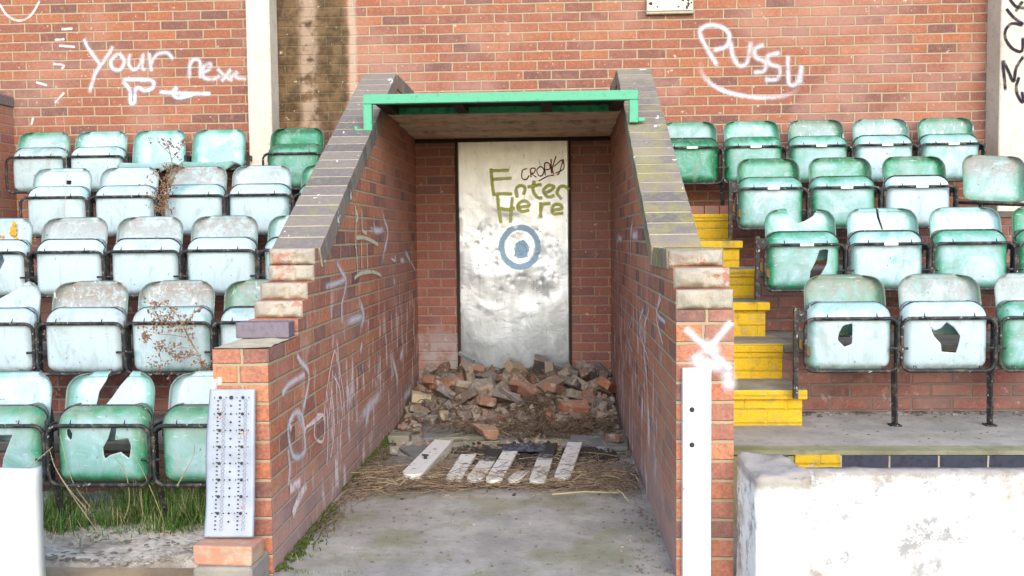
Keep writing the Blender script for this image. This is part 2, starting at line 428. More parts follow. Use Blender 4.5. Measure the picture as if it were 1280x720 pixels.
# ------------------------------------------------------------------ mesh helpers
def obj(name, bm, mat, parent=None, smooth=False, loc=None):
    me = bpy.data.meshes.new(name)
    bm.normal_update()
    bm.to_mesh(me); bm.free()
    mats = mat if isinstance(mat, (list, tuple)) else [mat]
    for m in mats: me.materials.append(M[m] if isinstance(m, str) else m)
    if smooth:
        for p in me.polygons: p.use_smooth = True
    o = bpy.data.objects.new(name, me); COL.objects.link(o)
    if parent is not None: o.parent = parent
    if loc is not None: o.location = loc
    return o
def thing(name, label, cat, loc=(0, 0, 0), group=None, rz=0):
    o = bpy.data.objects.new(name, None); COL.objects.link(o)
    o.location = loc; o.rotation_euler = (0, 0, rz); o.empty_display_size = .1
    return tag(o, label, cat, group)
def tag(o, label, cat, group=None, kind=None):
    o['label'] = label; o['category'] = cat
    if group: o['group'] = group
    if kind: o['kind'] = kind
    return o
def struct(name, bm, mat, label=None):
    o = obj(name, bm, mat); o['kind'] = 'structure'
    o['label'] = label or name.replace('_', ' '); o['category'] = name.split('_')[-1]
    return o
def box(bm, x0, x1, y0, y1, z0, z1, mi=0, jit=0.0):
    vs = [bm.verts.new((x + random.uniform(-jit, jit), y + random.uniform(-jit, jit), z + random.uniform(-jit, jit)))
          for x in (x0, x1) for y in (y0, y1) for z in (z0, z1)]
    fs = [(0, 1, 3, 2), (4, 6, 7, 5), (0, 4, 5, 1), (2, 3, 7, 6), (0, 2, 6, 4), (1, 5, 7, 3)]
    out = []
    for f in fs:
        fc = bm.faces.new([vs[i] for i in f]); fc.material_index = mi; out.append(fc)
    return vs, out
def bevel_all(bm, w, seg=1):
    bmesh.ops.bevel(bm, geom=list(bm.edges), offset=w, segments=seg, affect='EDGES', profile=.5, clamp_overlap=True)
def prism_x(bm, prof, x0, x1):     # profile of (y, z) extruded along x
    a = [bm.verts.new((x0, y, z)) for y, z in prof]; b = [bm.verts.new((x1, y, z)) for y, z in prof]
    bm.faces.new(a); bm.faces.new(b[::-1])
    n = len(prof)
    for i in range(n): bm.faces.new((a[i], b[i], b[(i + 1) % n], a[(i + 1) % n]))
    bmesh.ops.recalc_face_normals(bm, faces=bm.faces)
def tube(bm, pts, r, seg=6, closed=False, taper=None):
    pts = [Vector(p) for p in pts]; n = len(pts); rings = []
    ref = Vector((0, 0, 1))
    for i, p in enumerate(pts):
        if closed: t = pts[(i + 1) % n] - pts[i - 1]
        else: t = pts[min(i + 1, n - 1)] - pts[max(i - 1, 0)]
        if t.length < 1e-9: t = Vector((0, 0, 1))
        t.normalize()
        up = ref if abs(t.dot(ref)) < .95 else Vector((0, 1, 0))
        a = t.cross(up).normalized(); b = a.cross(t)
        rr = r if taper is None else r + (taper - r) * i / max(1, n - 1)
        rings.append([bm.verts.new(p + (a * math.cos(2 * math.pi * k / seg) + b * math.sin(2 * math.pi * k / seg)) * rr) for k in range(seg)])
    m = n if closed else n - 1
    for i in range(m):
        A, B = rings[i], rings[(i + 1) % n]
        for k in range(seg): bm.faces.new((A[k], A[(k + 1) % seg], B[(k + 1) % seg], B[k]))
    if not closed:
        bm.faces.new(rings[0][::-1]); bm.faces.new(rings[-1])
def rrect(hw, z0, z1, rt, rb, y, n=5):
    pts = []
    for cx, cz, r, a0 in ((hw - rt, z1 - rt, rt, 0), (-hw + rt, z1 - rt, rt, 90), (-hw + rb, z0 + rb, rb, 180), (hw - rb, z0 + rb, rb, 270)):
        for k in range(n + 1):
            a = R(a0 + 90 * k / n); pts.append((cx + r * math.cos(a), y, cz + r * math.sin(a)))
    return pts
def catmull(pts, n=6):
    if len(pts) < 3: return [Vector(p) for p in pts]
    P = [Vector(p) for p in pts]; P = [P[0] * 2 - P[1]] + P + [P[-1] * 2 - P[-2]]
    out = []
    for i in range(1, len(P) - 2):
        for k in range(n):
            t = k / n
            out.append(.5 * ((2 * P[i]) + (-P[i - 1] + P[i + 1]) * t + (2 * P[i - 1] - 5 * P[i] + 4 * P[i + 1] - P[i + 2]) * t * t + (-P[i - 1] + 3 * P[i] - 3 * P[i + 1] + P[i + 2]) * t ** 3))
    out.append(P[-2]); return out

stroke_n = [0]
def strokes(bm, lst, plane, val, width, smooth=True, surf=None):
    """Spray strokes on a wall plane: 'y' plane at Y=val or 'x' plane at X=val; lst holds paths measured in the photo."""
    uvl = bm.loops.layers.uv.get('UVMap') or bm.loops.layers.uv.new('UVMap')
    for path in lst:
        stroke_n[0] += 1
        off = .0025 + (stroke_n[0] % 24) * .00022
        w3 = []
        for px, py in path:
            if plane == 'y': p = at_y(px, py, val); p.y -= off
            else:
                p = at_x(px, py, val); p.x += off if val < 0 else -off
            w3.append(p)
        if len(w3) < 3: w3 = [w3[0], (w3[0] + w3[1]) / 2, w3[1]]
        pts = catmull(w3, 10 if surf else 6)
        nrm = Vector((0, -1, 0)) if plane == 'y' else Vector((1 if val < 0 else -1, 0, 0))
        ext = (pts[-1] - pts[-2]).normalized() * width * .3; pts = [pts[0] - (pts[1] - pts[0]).normalized() * width * .3] + pts + [pts[-1] + ext]
        L = [0]
        for i in range(1, len(pts)): L.append(L[-1] + (pts[i] - pts[i - 1]).length)
        prev = None
        for i, p in enumerate(pts):
            t = (pts[min(i + 1, len(pts) - 1)] - pts[max(i - 1, 0)]).normalized()
            s = nrm.cross(t).normalized() * width / 2
            cur = [bm.verts.new(p - s + s * (2 * k / 4)) for k in range(5)]
            if surf:
                for v_ in cur: v_.co.y = surf(v_.co.x, v_.co.z) - off - .001
            if prev:
                uu0, uu1 = L[i - 1] / L[-1], L[i] / L[-1]
                for k in range(4):
                    f = bm.faces.new((prev[k], cur[k], cur[k + 1], prev[k + 1]))
                    for lp, uv in zip(f.loops, ((uu0, k / 4), (uu1, k / 4), (uu1, (k + 1) / 4), (uu0, (k + 1) / 4))): lp[uvl].uv = uv
            prev = cur
def writing(name, groups, plane, val, parent, surf=None):
    """groups: list of (material, width, [paths]); returns one mesh per material, the first is the part."""
    outs = []
    if not surf and name != 'black_scrawl': groups = [('halo', g[1] * 1.6, g[2]) for g in groups if g[0] in ('spw', 'spb')] + list(groups)
    for mat, width, lst in groups:
        bm = bmesh.new(); strokes(bm, lst, plane, val, width * (1.0 if surf else 1.35), surf=surf)
        outs.append(obj(name, bm, mat, parent))
    return outs
def crop(ox, oy, s, pts): return [(ox + x / s, oy + y / s) for x, y in pts]

# ------------------------------------------------------------------ setting
YB = 7.40
XL, XLo, XR, XRo, YF = -1.10, -1.315, .46, .675, 3.47
bm = bmesh.new(); s_ = 900
vs = [bm.verts.new((x, y, -.16)) for x, y in ((-s_, -s_), (s_, -s_), (s_, s_), (-s_, s_))]; bm.faces.new(vs)
struct('ground', bm, 'pitch', 'grass football pitch in front of the stand')

def grid_sheet(bm, x0, x1, y0, y1, nx, ny, zf):
    V = [[bm.verts.new((x0 + (x1 - x0) * i / nx, y0 + (y1 - y0) * j / ny, zf(x0 + (x1 - x0) * i / nx, y0 + (y1 - y0) * j / ny))) for j in range(ny + 1)] for i in range(nx + 1)]
    for i in range(nx):
        for j in range(ny): bm.faces.new((V[i][j], V[i + 1][j], V[i + 1][j + 1], V[i][j + 1]))
# concrete floor of the passage
bm = bmesh.new(); box(bm, XL - .05, XR + .05, 2.2, 4.708, -.2, 0); box(bm, XL - .05, XR + .05, 4.716, YB + .02, -.2, -.004)
struct('passage_floor', bm, 'floor', 'stained concrete floor of the entrance passage')
bm = bmesh.new()
grid_sheet(bm, -4.6, XLo - .001, 3.58, 4.55, 320, 90, lambda x, y: max(-.024, -.006 + .02 * mnoise.noise(Vector((x * 3, y * 3, 1))) + .012 * mnoise.noise(Vector((x * 14, y * 14, 1))) + .007 * mnoise.noise(Vector((x * 45, y * 45, 1)))) + .03 * max(0, (y - 4.2)) / .3 - .06 * max(0, min(1, (3.68 - y) / .06)))
struct('dirt_strip', bm, 'dirt', 'dusty strip of ground under the front left row')
bm = bmesh.new(); box(bm, -4.6, XLo, 3.30, 3.62, -.16, -.025); bevel_all(bm, .012)
struct('kerb', bm, 'kerb', 'tan stone edging at the foot of the left terrace')
bm = bmesh.new(); box(bm, XRo, 6.2, 3.46, 4.34, -.2, -.10)
struct('path', bm, 'walk', 'sunken path behind the white wall')

# left terrace and right terrace, brick risers under concrete treads
def terrace(name, x0, x1, steps, label):
    root = bpy.data.objects.new(name, None); COL.objects.link(root); tag(root, label, 'terrace', kind='structure')
    bm = bmesh.new(); bt = bmesh.new()
    zprev = steps[0][2]
    for y0, y1, zb, zt in steps:
        box(bm, x0, x1, y0, y1 + .004, zb - .12, zt - .052)
        box(bt, x0, x1, y0 - .012, y1 - .013, zt - .05, zt)
    bevel_all(bt, .008)
    obj('riser', bm, 'terrace', root); obj('tread', bt, 'terr', root)
ZR = [.29, .68, 1.077, 1.453]
terrace('left_terrace', -4.4, XLo, [(4.52, 5.27, 0, ZR[0]), (5.27, 6.02, ZR[0], ZR[1]), (6.02, 6.77, ZR[1], ZR[2]), (6.77, 7.41, ZR[2], ZR[3])], 'brick and concrete terrace left of the passage')
terrace('right_terrace', 1.30, 6.2, [(5.27, 6.02, ZR[0], ZR[1]), (6.02, 6.77, ZR[1], ZR[2]), (6.77, 7.41, ZR[2], ZR[3])], 'brick and concrete terrace right of the steps')
bm = bmesh.new(); box(bm, XRo, 6.2, 4.43, 5.28, .15, ZR[0])
struct('walkway', bm, 'walk', 'concrete walkway in front of the right terrace')

# blue brick edging of the walkway
tb = bmesh.new(); lay = tb.faces.layers.float.new('rnd')
root = thing('walkway_edging', 'blue engineering brick edging in front of the right walkway, first brick painted yellow', 'brick edging', (0, 0, 0))
bricks = bmesh.new(); lay = bricks.faces.layers.float.new('rnd')
x = 1.338
while x < 6.1:
    n0 = len(bricks.faces); box(bricks, x + .005, x + .220, 4.32, 4.42, .195, .268, jit=.0015)
    r_ = random.random(); bricks.faces.ensure_lookup_table()
    for f in bricks.faces[n0:]: f[lay] = r_
    x += .225
obj('blue_brick', bricks, 'blue', root)['kind'] = 'stuff'
tb.free(); tb = bmesh.new(); box(tb, 1.125, 1.335, 4.315, 4.42, .19, .270, jit=.002); obj('yellow_brick', tb, 'yellow', root)
tb = bmesh.new(); box(tb, XRo, 6.2, 4.330, 4.428, -.1, .262); box(tb, XRo, 6.2, 4.325, 4.428, .2695, .290); mo = bmesh.new(); box(mo, XRo + .5, 6.2, 4.3225, 4.3299, .197, .266); obj('pointing', mo, 'mortar', root); obj('bedding', tb, concrete_mat('mossy_bedding', (.34, .32, .20), (.22, .21, .12), moss=.6), root)

# back wall
bm = bmesh.new(); box(bm, -4.6, 6.4, YB, YB + .22, -.1, 4.3)
back = obj('brick_wall', bm, 'back'); tag(back, 'tall red brick back wall of the stand behind the top seats', 'wall')
# end wall far left
bm = bmesh.new()
prism_x(bm, [(YB, -.1), (YB, 2.40), (6.4, 2.40), (3.9, 1.05), (3.9, -.1)], -4.62, -4.40)
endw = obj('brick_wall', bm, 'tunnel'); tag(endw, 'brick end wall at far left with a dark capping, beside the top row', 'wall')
bm = bmesh.new(); lay = bm.faces.layers.float.new('rnd')
y = YB - .07
while y > 6.4:
    n0 = len(bm.faces); box(bm, -4.63, -4.39, y, y + .064, 2.405, 2.485, jit=.002); bm.faces.ensure_lookup_table(); r_ = random.random()
    for f in bm.faces[n0:]: f[lay] = r_
    y -= .075
obj('coping', bm, 'copl', endw)
# concrete columns
def column(x0, x1, y0, label):
    bm = bmesh.new(); box(bm, x0, x1, y0, YB - .001, 1.40, 4.3); bevel_all(bm, .008)
    o = obj('concrete_column', bm, 'column'); tag(o, label, 'column', 'concrete columns against the back wall'); return o
c1 = column(at_y(309, 100, 7.19).x, at_y(338.5, 100, 7.19).x, 7.19, 'cream concrete column behind the left seats beside the brown stain')
c2 = column(at_y(1250, 100, 7.17).x, at_y(1250, 100, 7.17).x + .42, 7.17, 'cream concrete column with black scrawl at the far right of the wall')

# ------------------------------------------------------------------ tunnel walls
def crust_block(bm, x0, x1, y0, z0, z1, seed, amp=.012):
    nx, nz = 22, 9
    V = []
    for i in range(nx + 1):
        c = []
        for j in range(nz + 1):
            x = x0 + (x1 - x0) * i / nx; z = z0 + (z1 - z0) * j / nz
            e = min(i, nx - i) / 3.0; e2 = min(j, nz - j) / 2.0; k = min(1, e, e2)
            joint = abs(x - (x0 + x1) / 2 - .01) < .010
            d = .004 + k * (.008 + amp * 1.7 * (mnoise.noise(Vector((x * 18, seed * 7.1, z * 18))) + .5) + amp * .6 * mnoise.noise(Vector((x * 60, seed * 3.1, z * 60)))) - (.014 if joint and k > .5 else 0)
            c.append(bm.verts.new((x, y0 - max(.001, d), z)))
        V.append(c)
    for i in range(nx):
        for j in range(nz): bm.faces.new((V[i][j], V[i + 1][j], V[i + 1][j + 1], V[i][j + 1]))
    # skirts back into the wall
    rim = [V[i][0] for i in range(nx + 1)] + [V[nx][j] for j in range(1, nz + 1)] + [V[i][nz] for i in range(nx - 1, -1, -1)] + [V[0][j] for j in range(nz - 1, 0, -1)]
    bk = [bm.verts.new((v.co.x, y0 + .01, v.co.z)) for v in rim]
    for k in range(len(rim)):
        q = (k + 1) % len(rim); bm.faces.new((rim[k], bk[k], bk[q], rim[q]))
    bmesh.ops.recalc_face_normals(bm, faces=bm.faces)

def coping_run(bm, bmm, x0, x1, ya, za, yb, zb, yend):
    lay = bm.faces.layers.float.get('rnd') or bm.faces.layers.float.new('rnd')
    L = math.hypot(yb - ya, zb - za); ty, tz = (yb - ya) / L, (zb - za) / L; ny, nz = tz, -ty   # downward normal
    def brick(a, b, h, jit, y0, z0, ty, tz, ny, nz, tgt, r_):
        jz = random.uniform(-.0022, -.0008); jx = random.uniform(-.0012, .0012)
        vs = []
        for x in (x0 + jx, x1 + jx):
            for t in (a, b):
                for d in (jz, h):
                    vs.append(tgt.verts.new((x + random.uniform(-jit, jit), y0 + ty * t + ny * d, z0 + tz * t + nz * d)))
        for f in ((0, 1, 3, 2), (4, 6, 7, 5), (0, 4, 5, 1), (2, 3, 7, 6), (0, 2, 6, 4), (1, 5, 7, 3)):
            fc = tgt.faces.new([vs[i] for i in f])
            if tgt is bm: fc[lay] = r_
    n = int(L / .1125)
    p = L / n
    for i in range(n): brick(i * p + .0065, (i + 1) * p - .0065, .100, .0008, ya, za, ty, tz, ny, nz, bm, random.random())
    m = int((yend - yb) / .1125)
    for i in range(m): brick(i * .1125 + .005 + .04, (i + 1) * .1125 - .005 + .04, .100, .0015, yb, zb, 1, 0, 0, -1, bm, random.random())
    # bedding mortar a little below the faces
    prof = [(ya + ny * .0008 + ty * .004, za + nz * .0008 + tz * .004), (yb, zb - .0015), (yend, zb - .0015), (yend, zb - .101), (yb + .03, zb - .101), (ya + ny * .101 + ty * .004, za + nz * .101 + tz * .004)]
    prism_x(bmm, prof, x0 + .0035, x1 - .0035)

# body profiles
lw = obj
bm = bmesh.new()
slope = (2.46 - 1.26) / (6.5 - 4.28)
top_at = lambda y: 1.26 + slope * (y - 4.28) - .118
prism_x(bm, [(YF, -.15), (YF, .885), (3.90, .885), (3.90, .96), (3.98, .96), (3.98, 1.035), (4.07, 1.035), (4.07, 1.11), (4.19, 1.11), (4.19, 1.185), (4.21, 1.185), (4.21, 1.262), (4.272, 1.262), (4.33, 1.165), (6.53, 2.358), (YB - .001, 2.358), (YB - .001, -.15)], XLo, XL)
bmesh.ops.triangulate(bm, faces=[f for f in bm.faces if len(f.verts) > 4])
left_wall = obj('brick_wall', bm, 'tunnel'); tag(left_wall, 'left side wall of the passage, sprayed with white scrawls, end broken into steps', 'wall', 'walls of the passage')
bm = bmesh.new(); bmm = bmesh.new(); coping_run(bm, bmm, XLo - .008, XL + .008, 4.28, 1.26, 6.5, 2.46, YB - .002)
cp = obj('coping', bm, 'copl', left_wall); obj('bedding_mortar', bmm, 'mortar', cp)
bm = bmesh.new()
for i, (y, z0, z1) in enumerate(((3.98, .962, 1.035), (4.07, 1.037, 1.11), (4.19, 1.112, 1.185), (4.21, 1.187, 1.262))): crust_block(bm, XLo + .002, XL - .002, y, z0, z1, i)
obj('mortar_crust', bm, 'crust', left_wall, smooth=True)
bm = bmesh.new(); grid_sheet(bm, XLo + .003, XL - .003, YF + .004, 3.895, 14, 18, lambda x, y: .890 + .006 * mnoise.noise(Vector((x * 20, y * 20, 0))))
obj('top_mortar', bm, 'mortar', left_wall, smooth=True)

bm = bmesh.new()
prism_x(bm, [(YF, -.15), (YF, 1.024), (3.49, 1.024), (3.49, 1.10), (3.56, 1.10), (3.56, 1.18), (3.71, 1.18), (3.71, 1.245), (4.275, 1.245), (4.33, 1.165), (6.53, 2.358), (YB - .001, 2.358), (YB - .001, -.15)], XR, XRo)
bmesh.ops.triangulate(bm, faces=[f for f in bm.faces if len(f.verts) > 4])
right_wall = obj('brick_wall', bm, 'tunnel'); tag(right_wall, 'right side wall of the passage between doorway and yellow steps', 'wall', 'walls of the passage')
bm = bmesh.new(); bmm = bmesh.new(); coping_run(bm, bmm, XR - .008, XRo + .008, 4.28, 1.255, 6.5, 2.46, YB - .002)
cp = obj('coping', bm, 'copr', right_wall); obj('bedding_mortar', bmm, 'mortar', cp)
bm = bmesh.new()
for i, (y, z0, z1) in enumerate(((3.49, 1.026, 1.10), (3.56, 1.102, 1.18), (3.71, 1.182, 1.245))): crust_block(bm, XR + .002, XRo - .002, y, z0, z1, i + 9)
obj('mortar_crust', bm, 'crust', right_wall, smooth=True)
bm = bmesh.new(); lay = bm.faces.layers.float.new('rnd')
y = 3.715
while y < 4.2:
    n0 = len(bm.faces); box(bm, XR - .006, XRo + .004, y, y + .066, 1.17, 1.252, jit=.002); bm.faces.ensure_lookup_table(); r_ = random.random()
    for f in bm.faces[n0:]: f[lay] = r_
    y += .074
obj('level_coping', bm, 'copr', right_wall)

# loose dark brick on the left pillar
bm = bmesh.new(); box(bm, -.112, .112, -.05, .05, 0, .066); bevel_all(bm, .005, 2)
lb = obj('loose_brick', bm, simple('plum_engineering_brick', (.20, .17, .21), .7, scale=40), loc=(-1.222, 3.835, .893)); lb.rotation_euler.z = R(2)
tag(lb, 'loose plum grey brick lying across the left pillar top', 'brick')

# ------------------------------------------------------------------ door
bm = bmesh.new()
dx0, dx1 = at_y(573.5, 300, 7.37).x, at_y(711, 300, 7.37).x; dz1 = at_y(640, 174, 7.37).z; dz0 = .0
random.seed(3)
dents = [(random.uniform(dx0 + .1, dx1 - .1), random.gauss(1.05, .28), random.uniform(.03, .12), random.uniform(-.005, .004)) for _ in range(40)]
dents += [(random.uniform(dx0 + .08, dx1 - .08), random.gauss(1.15, .25), random.uniform(.012, .03), random.uniform(.001, .004)) for _ in range(80)]
dents += [(-.22, .86, .20, .012), (-.48, 1.0, .25, -.006), (-.1, 1.35, .2, .005), (-.35, .62, .26, .008), (-.05, .95, .1, -.008)]
nx, nz = 90, 190
V = []
def door_y(x, z):
    e = max(0, min(1, (x - dx0) * 10, (dx1 - x) * 10, z * 10, (dz1 - z) * 10))
    d = sum(a * math.exp(-((x - cx) ** 2 + (z - cz) ** 2) / (s * s * .5)) for cx, cz, s, a in dents) + .003 * mnoise.noise(Vector((x * 4, 0, z * 3)))
    return 7.372 + d * e
for i in range(nx + 1):
    c = []
    for j in range(nz + 1):
        x = dx0 + (dx1 - dx0) * i / nx; z = dz0 + (dz1 - dz0) * j / nz
        c.append(bm.verts.new((x, door_y(x, z), z)))
    V.append(c)
for i in range(nx):
    for j in range(nz): bm.faces.new((V[i][j], V[i + 1][j], V[i + 1][j + 1], V[i][j + 1]))
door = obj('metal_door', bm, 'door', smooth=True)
tag(door, 'dented silver metal sheet door sprayed with lime green words at the passage end', 'door')
md = door.modifiers.new('Thickness', 'SOLIDIFY'); md.thickness = .004; md.offset = -1
bm = bmesh.new()
for a in ((dx0 - .022, dx0 - .002, 0, dz1 + .02), (dx1 + .002, dx1 + .020, 0, dz1 + .02)): box(bm, a[0], a[1], 7.375, 7.399, a[2], a[3])
box(bm, dx0 - .022, dx1 + .02, 7.36, 7.398, dz1 + .021, dz1 + .07)
obj('door_frame', bm, 'rafter', door)
q = lambda pts: crop(560, 160, 4.235, pts)
writing('green_lettering', [('spg', .034, [q([(228, 218), (232, 270), (242, 355)]), q([(225, 225), (270, 226), (318, 224)]), q([(240, 272), (290, 268), (332, 266)]), q([(240, 352), (290, 348), (335, 350)]),
      q([(262, 360), (268, 420), (280, 500)]), q([(340, 370), (335, 430), (330, 500)]), q([(270, 425), (310, 432), (350, 425)]),
      q([(365, 365), (362, 320), (385, 305), (408, 318), (400, 350)]), q([(455, 282), (450, 330), (470, 365), (495, 372)]), q([(425, 312), (460, 305), (490, 300)]),
      q([(510, 345), (545, 330), (560, 310), (530, 305), (505, 335), (530, 365), (562, 358)]), q([(600, 375), (578, 345), (590, 315), (615, 308), (638, 325)]),
      q([(372, 418), (400, 416), (428, 412), (424, 394), (400, 386), (374, 402), (372, 428), (395, 442), (428, 434)]), q([(490, 468), (491, 430), (490, 398)]), q([(492, 428), (505, 404), (538, 400)]), q([(548, 436), (575, 432), (602, 426), (596, 408), (570, 404), (550, 424), (560, 454), (608, 450)])])], 'y', 7.372, door, door_y)
q2 = [q([(420, 215), (395, 225), (392, 265), (415, 272), (430, 250)]), q([(440, 262), (438, 218), (462, 215), (455, 238), (440, 240), (470, 262)]), q([(480, 255), (470, 225), (490, 205), (508, 222), (500, 250), (482, 255)]),
      q([(515, 250), (512, 190), (535, 188), (540, 215), (515, 222)]), q([(548, 240), (545, 165)]), q([(560, 245), (552, 215), (572, 150)]), q([(560, 205), (605, 170), (590, 235), (575, 250)]), q([(610, 165), (612, 215), (570, 240)]), q([(480, 280), (530, 255), (560, 250)])]
writing('maroon_tag', [('spr', .013, q2)], 'y', 7.372, door, door_y)
cir = [(380 + 96 * math.cos(a), 630 + 104 * math.sin(a)) for a in [2 * math.pi * k / 20 + .3 for k in range(21)]]
writing('blue_circle', [('spblue', .058, [q(cir)]), ('spblue', .060, [q([(393, 605), (412, 630), (405, 655), (375, 660), (365, 635), (385, 612), (395, 625)]), q([(380, 630), (400, 645), (390, 650)]), q([(365, 665), (385, 675), (410, 668)])])], 'y', 7.372, door, door_y)

# ------------------------------------------------------------------ writing on the brick walls
q = lambda pts: crop(0, 0, 3, pts)
writing('white_lettering', [('spw', .036, [q([(318, 150), (335, 185), (378, 245)]), q([(424, 178), (395, 225), (360, 275), (338, 345)]),
     q([(440, 205), (418, 230), (425, 258), (452, 262), (468, 235), (455, 208), (440, 205)]), q([(488, 205), (485, 240), (500, 262), (525, 250), (538, 205), (535, 255), (545, 262)]),
     q([(560, 205), (568, 262)]), q([(568, 235), (590, 205), (625, 198), (648, 218)]),
     q([(712, 290), (712, 250), (725, 225), (748, 228), (752, 255), (752, 290)]), q([(755, 275), (785, 260), (790, 240), (765, 250), (765, 290), (800, 298), (822, 285)]), q([(820, 262), (850, 290), (868, 300)]), q([(862, 265), (845, 290), (835, 300)]), q([(868, 290), (890, 270), (885, 290), (920, 296)])]),
   ('spb', .036, [q([(460, 300), (520, 298), (572, 305), (575, 328), (545, 340), (520, 330), (508, 340), (505, 382), (490, 385), (488, 340), (462, 305)]), q([(602, 345), (660, 350), (730, 352), (788, 352)]), q([(662, 330), (650, 350), (668, 368), (720, 356)])]),
   ('spp', .022, [q([(0, 15), (25, 55), (70, 78), (115, 60), (150, 5)]), q([(235, 110), (270, 108)]), q([(210, 150), (240, 148)]), q([(225, 172), (280, 176)]), q([(205, 240), (240, 245), (235, 258)]), q([(140, 310), (175, 320)]), q([(120, 465), (125, 445)]), q([(210, 385), (240, 350)])])], 'y', YB, back)
q = lambda pts: crop(820, 0, 3, pts)
writing('white_scrawl', [('spw', .040, [q([(228, 245), (200, 200), (172, 150), (165, 115), (200, 95), (250, 105), (275, 135), (262, 175), (215, 190)]),
     q([(280, 160), (288, 210), (310, 245), (340, 235), (355, 160)]), q([(400, 170), (372, 185), (375, 215), (410, 235), (405, 265), (370, 272)]), q([(460, 200), (420, 210), (425, 240), (462, 255), (455, 295), (412, 300)]),
     q([(495, 212), (495, 265), (500, 315), (530, 310), (545, 250), (540, 310)])]),
     ('haze_w', .045, [q([(165, 205), (175, 280), (240, 335), (340, 362), (450, 365), (520, 345), (545, 300)])])], 'y', YB, back)
# faint pale bloom patch
q = lambda pts: crop(1040, 0, 3, pts)
yc = 7.17
writing('black_scrawl', [('spk', .022, [q([(668, 0), (690, 25), (720, 30)]), q([(655, 35), (680, 65), (715, 90)]), q([(690, 40), (712, 8)]), q([(715, 95), (675, 88), (650, 115), (652, 150), (680, 185), (712, 190), (715, 140)]),
      q([(650, 340), (645, 285), (640, 228), (660, 265), (680, 305), (690, 255), (718, 210)]), q([(700, 290), (690, 335), (705, 375), (716, 380), (712, 345)])])], 'y', yc, c2)
# left passage wall
q = lambda pts: crop(320, 420, 6, pts); q3 = lambda pts: crop(440, 240, 6, pts); q1 = lambda pts: crop(320, 300, 6, pts); q6 = lambda pts: crop(320, 500, 3.27, pts)
writing('sprayed_scrawl', [('spw', .032, [q([(298, 145), (320, 190), (372, 250), (385, 320), (370, 420), (345, 540)]), q([(185, 430), (240, 360), (350, 290)]), q([(250, 700), (240, 640), (290, 570), (330, 600), (355, 720)]),
       q1([(605, 178), (650, 260), (672, 310), (655, 420), (640, 480), (640, 620)]), q1([(520, 350), (600, 325), (660, 300)]),
       q6([(130, 340), (135, 280), (130, 210)]), q6([(150, 60), (128, 120), (150, 230), (195, 210), (190, 120), (165, 55)])]),
   ('spp', .018, [q([(590, 100), (570, 160), (530, 380), (500, 640)]), q([(590, 110), (630, 300), (655, 480), (655, 640)]), q([(570, 260), (560, 420), (540, 620)]), q([(590, 280), (600, 450), (605, 660)]), q([(575, 300), (615, 380), (640, 560)]), q([(560, 440), (575, 560), (570, 680)]),
       q([(360, 700), (420, 640), (480, 590)]), q([(480, 600), (440, 640), (430, 700)]), q6([(240, 60), (235, 150), (270, 165), (275, 70), (240, 60)]), q6([(285, 30), (290, 140), (285, 270)]), q6([(310, 20), (315, 120), (300, 240)]), q6([(355, 0), (345, 100), (340, 200)]), q6([(200, 110), (235, 90), (270, 60)])]),
   ('lettery', .024, [q3([(18, 110), (22, 200), (20, 420)]), q3([(20, 130), (35, 190), (22, 220)]), q3([(65, 140), (70, 280), (100, 310)]), q3([(155, 190), (160, 290)]), q3([(20, 345), (90, 345), (190, 395)]), q3([(5, 650), (60, 610), (150, 600), (205, 625), (215, 655)]), q3([(60, 380), (65, 570)]), q3([(110, 380), (115, 580)]), q3([(30, 420), (40, 600)]), q3([(445, 400), (445, 460)])]),
   ('haze_w', .055, [q3([(215, 110), (235, 200), (265, 300), (240, 440), (210, 580)]), q3([(120, 280), (180, 290), (250, 290)]), q3([(385, 430), (430, 520), (425, 600)]), q3([(350, 510), (400, 520)]), q3([(320, 480), (318, 530)]), q3([(310, 640), (320, 700)]), q1([(650, 640), (720, 600), (800, 580), (820, 640)]), q1([(760, 450), (800, 560), (770, 700)]), q([(790, 60), (775, 120)])]),
   ('spb', .022, [q3([(440, 530), (470, 590)]), q3([(290, 500), (320, 520)]), q1([(780, 470), (800, 560), (790, 620)])]),
   ('haze_w', .09, [crop(440, 420, 6, [(300, 60), (300, 180), (330, 300), (330, 480)]), crop(440, 420, 6, [(380, 100), (350, 180)]), crop(440, 420, 6, [(240, 380), (200, 440), (100, 560), (20, 650)]), crop(440, 420, 6, [(440, 290), (430, 400), (370, 480)]), crop(440, 420, 6, [(130, 480), (115, 560), (90, 690)])])], 'x', XL, left_wall)
bm = bmesh.new()
strokes(bm, [[(365, 640), (372, 622), (380, 608)], [(362, 610), (372, 604)]], 'x', XL, .07); obj('white_patch', bm, 'spp', left_wall)
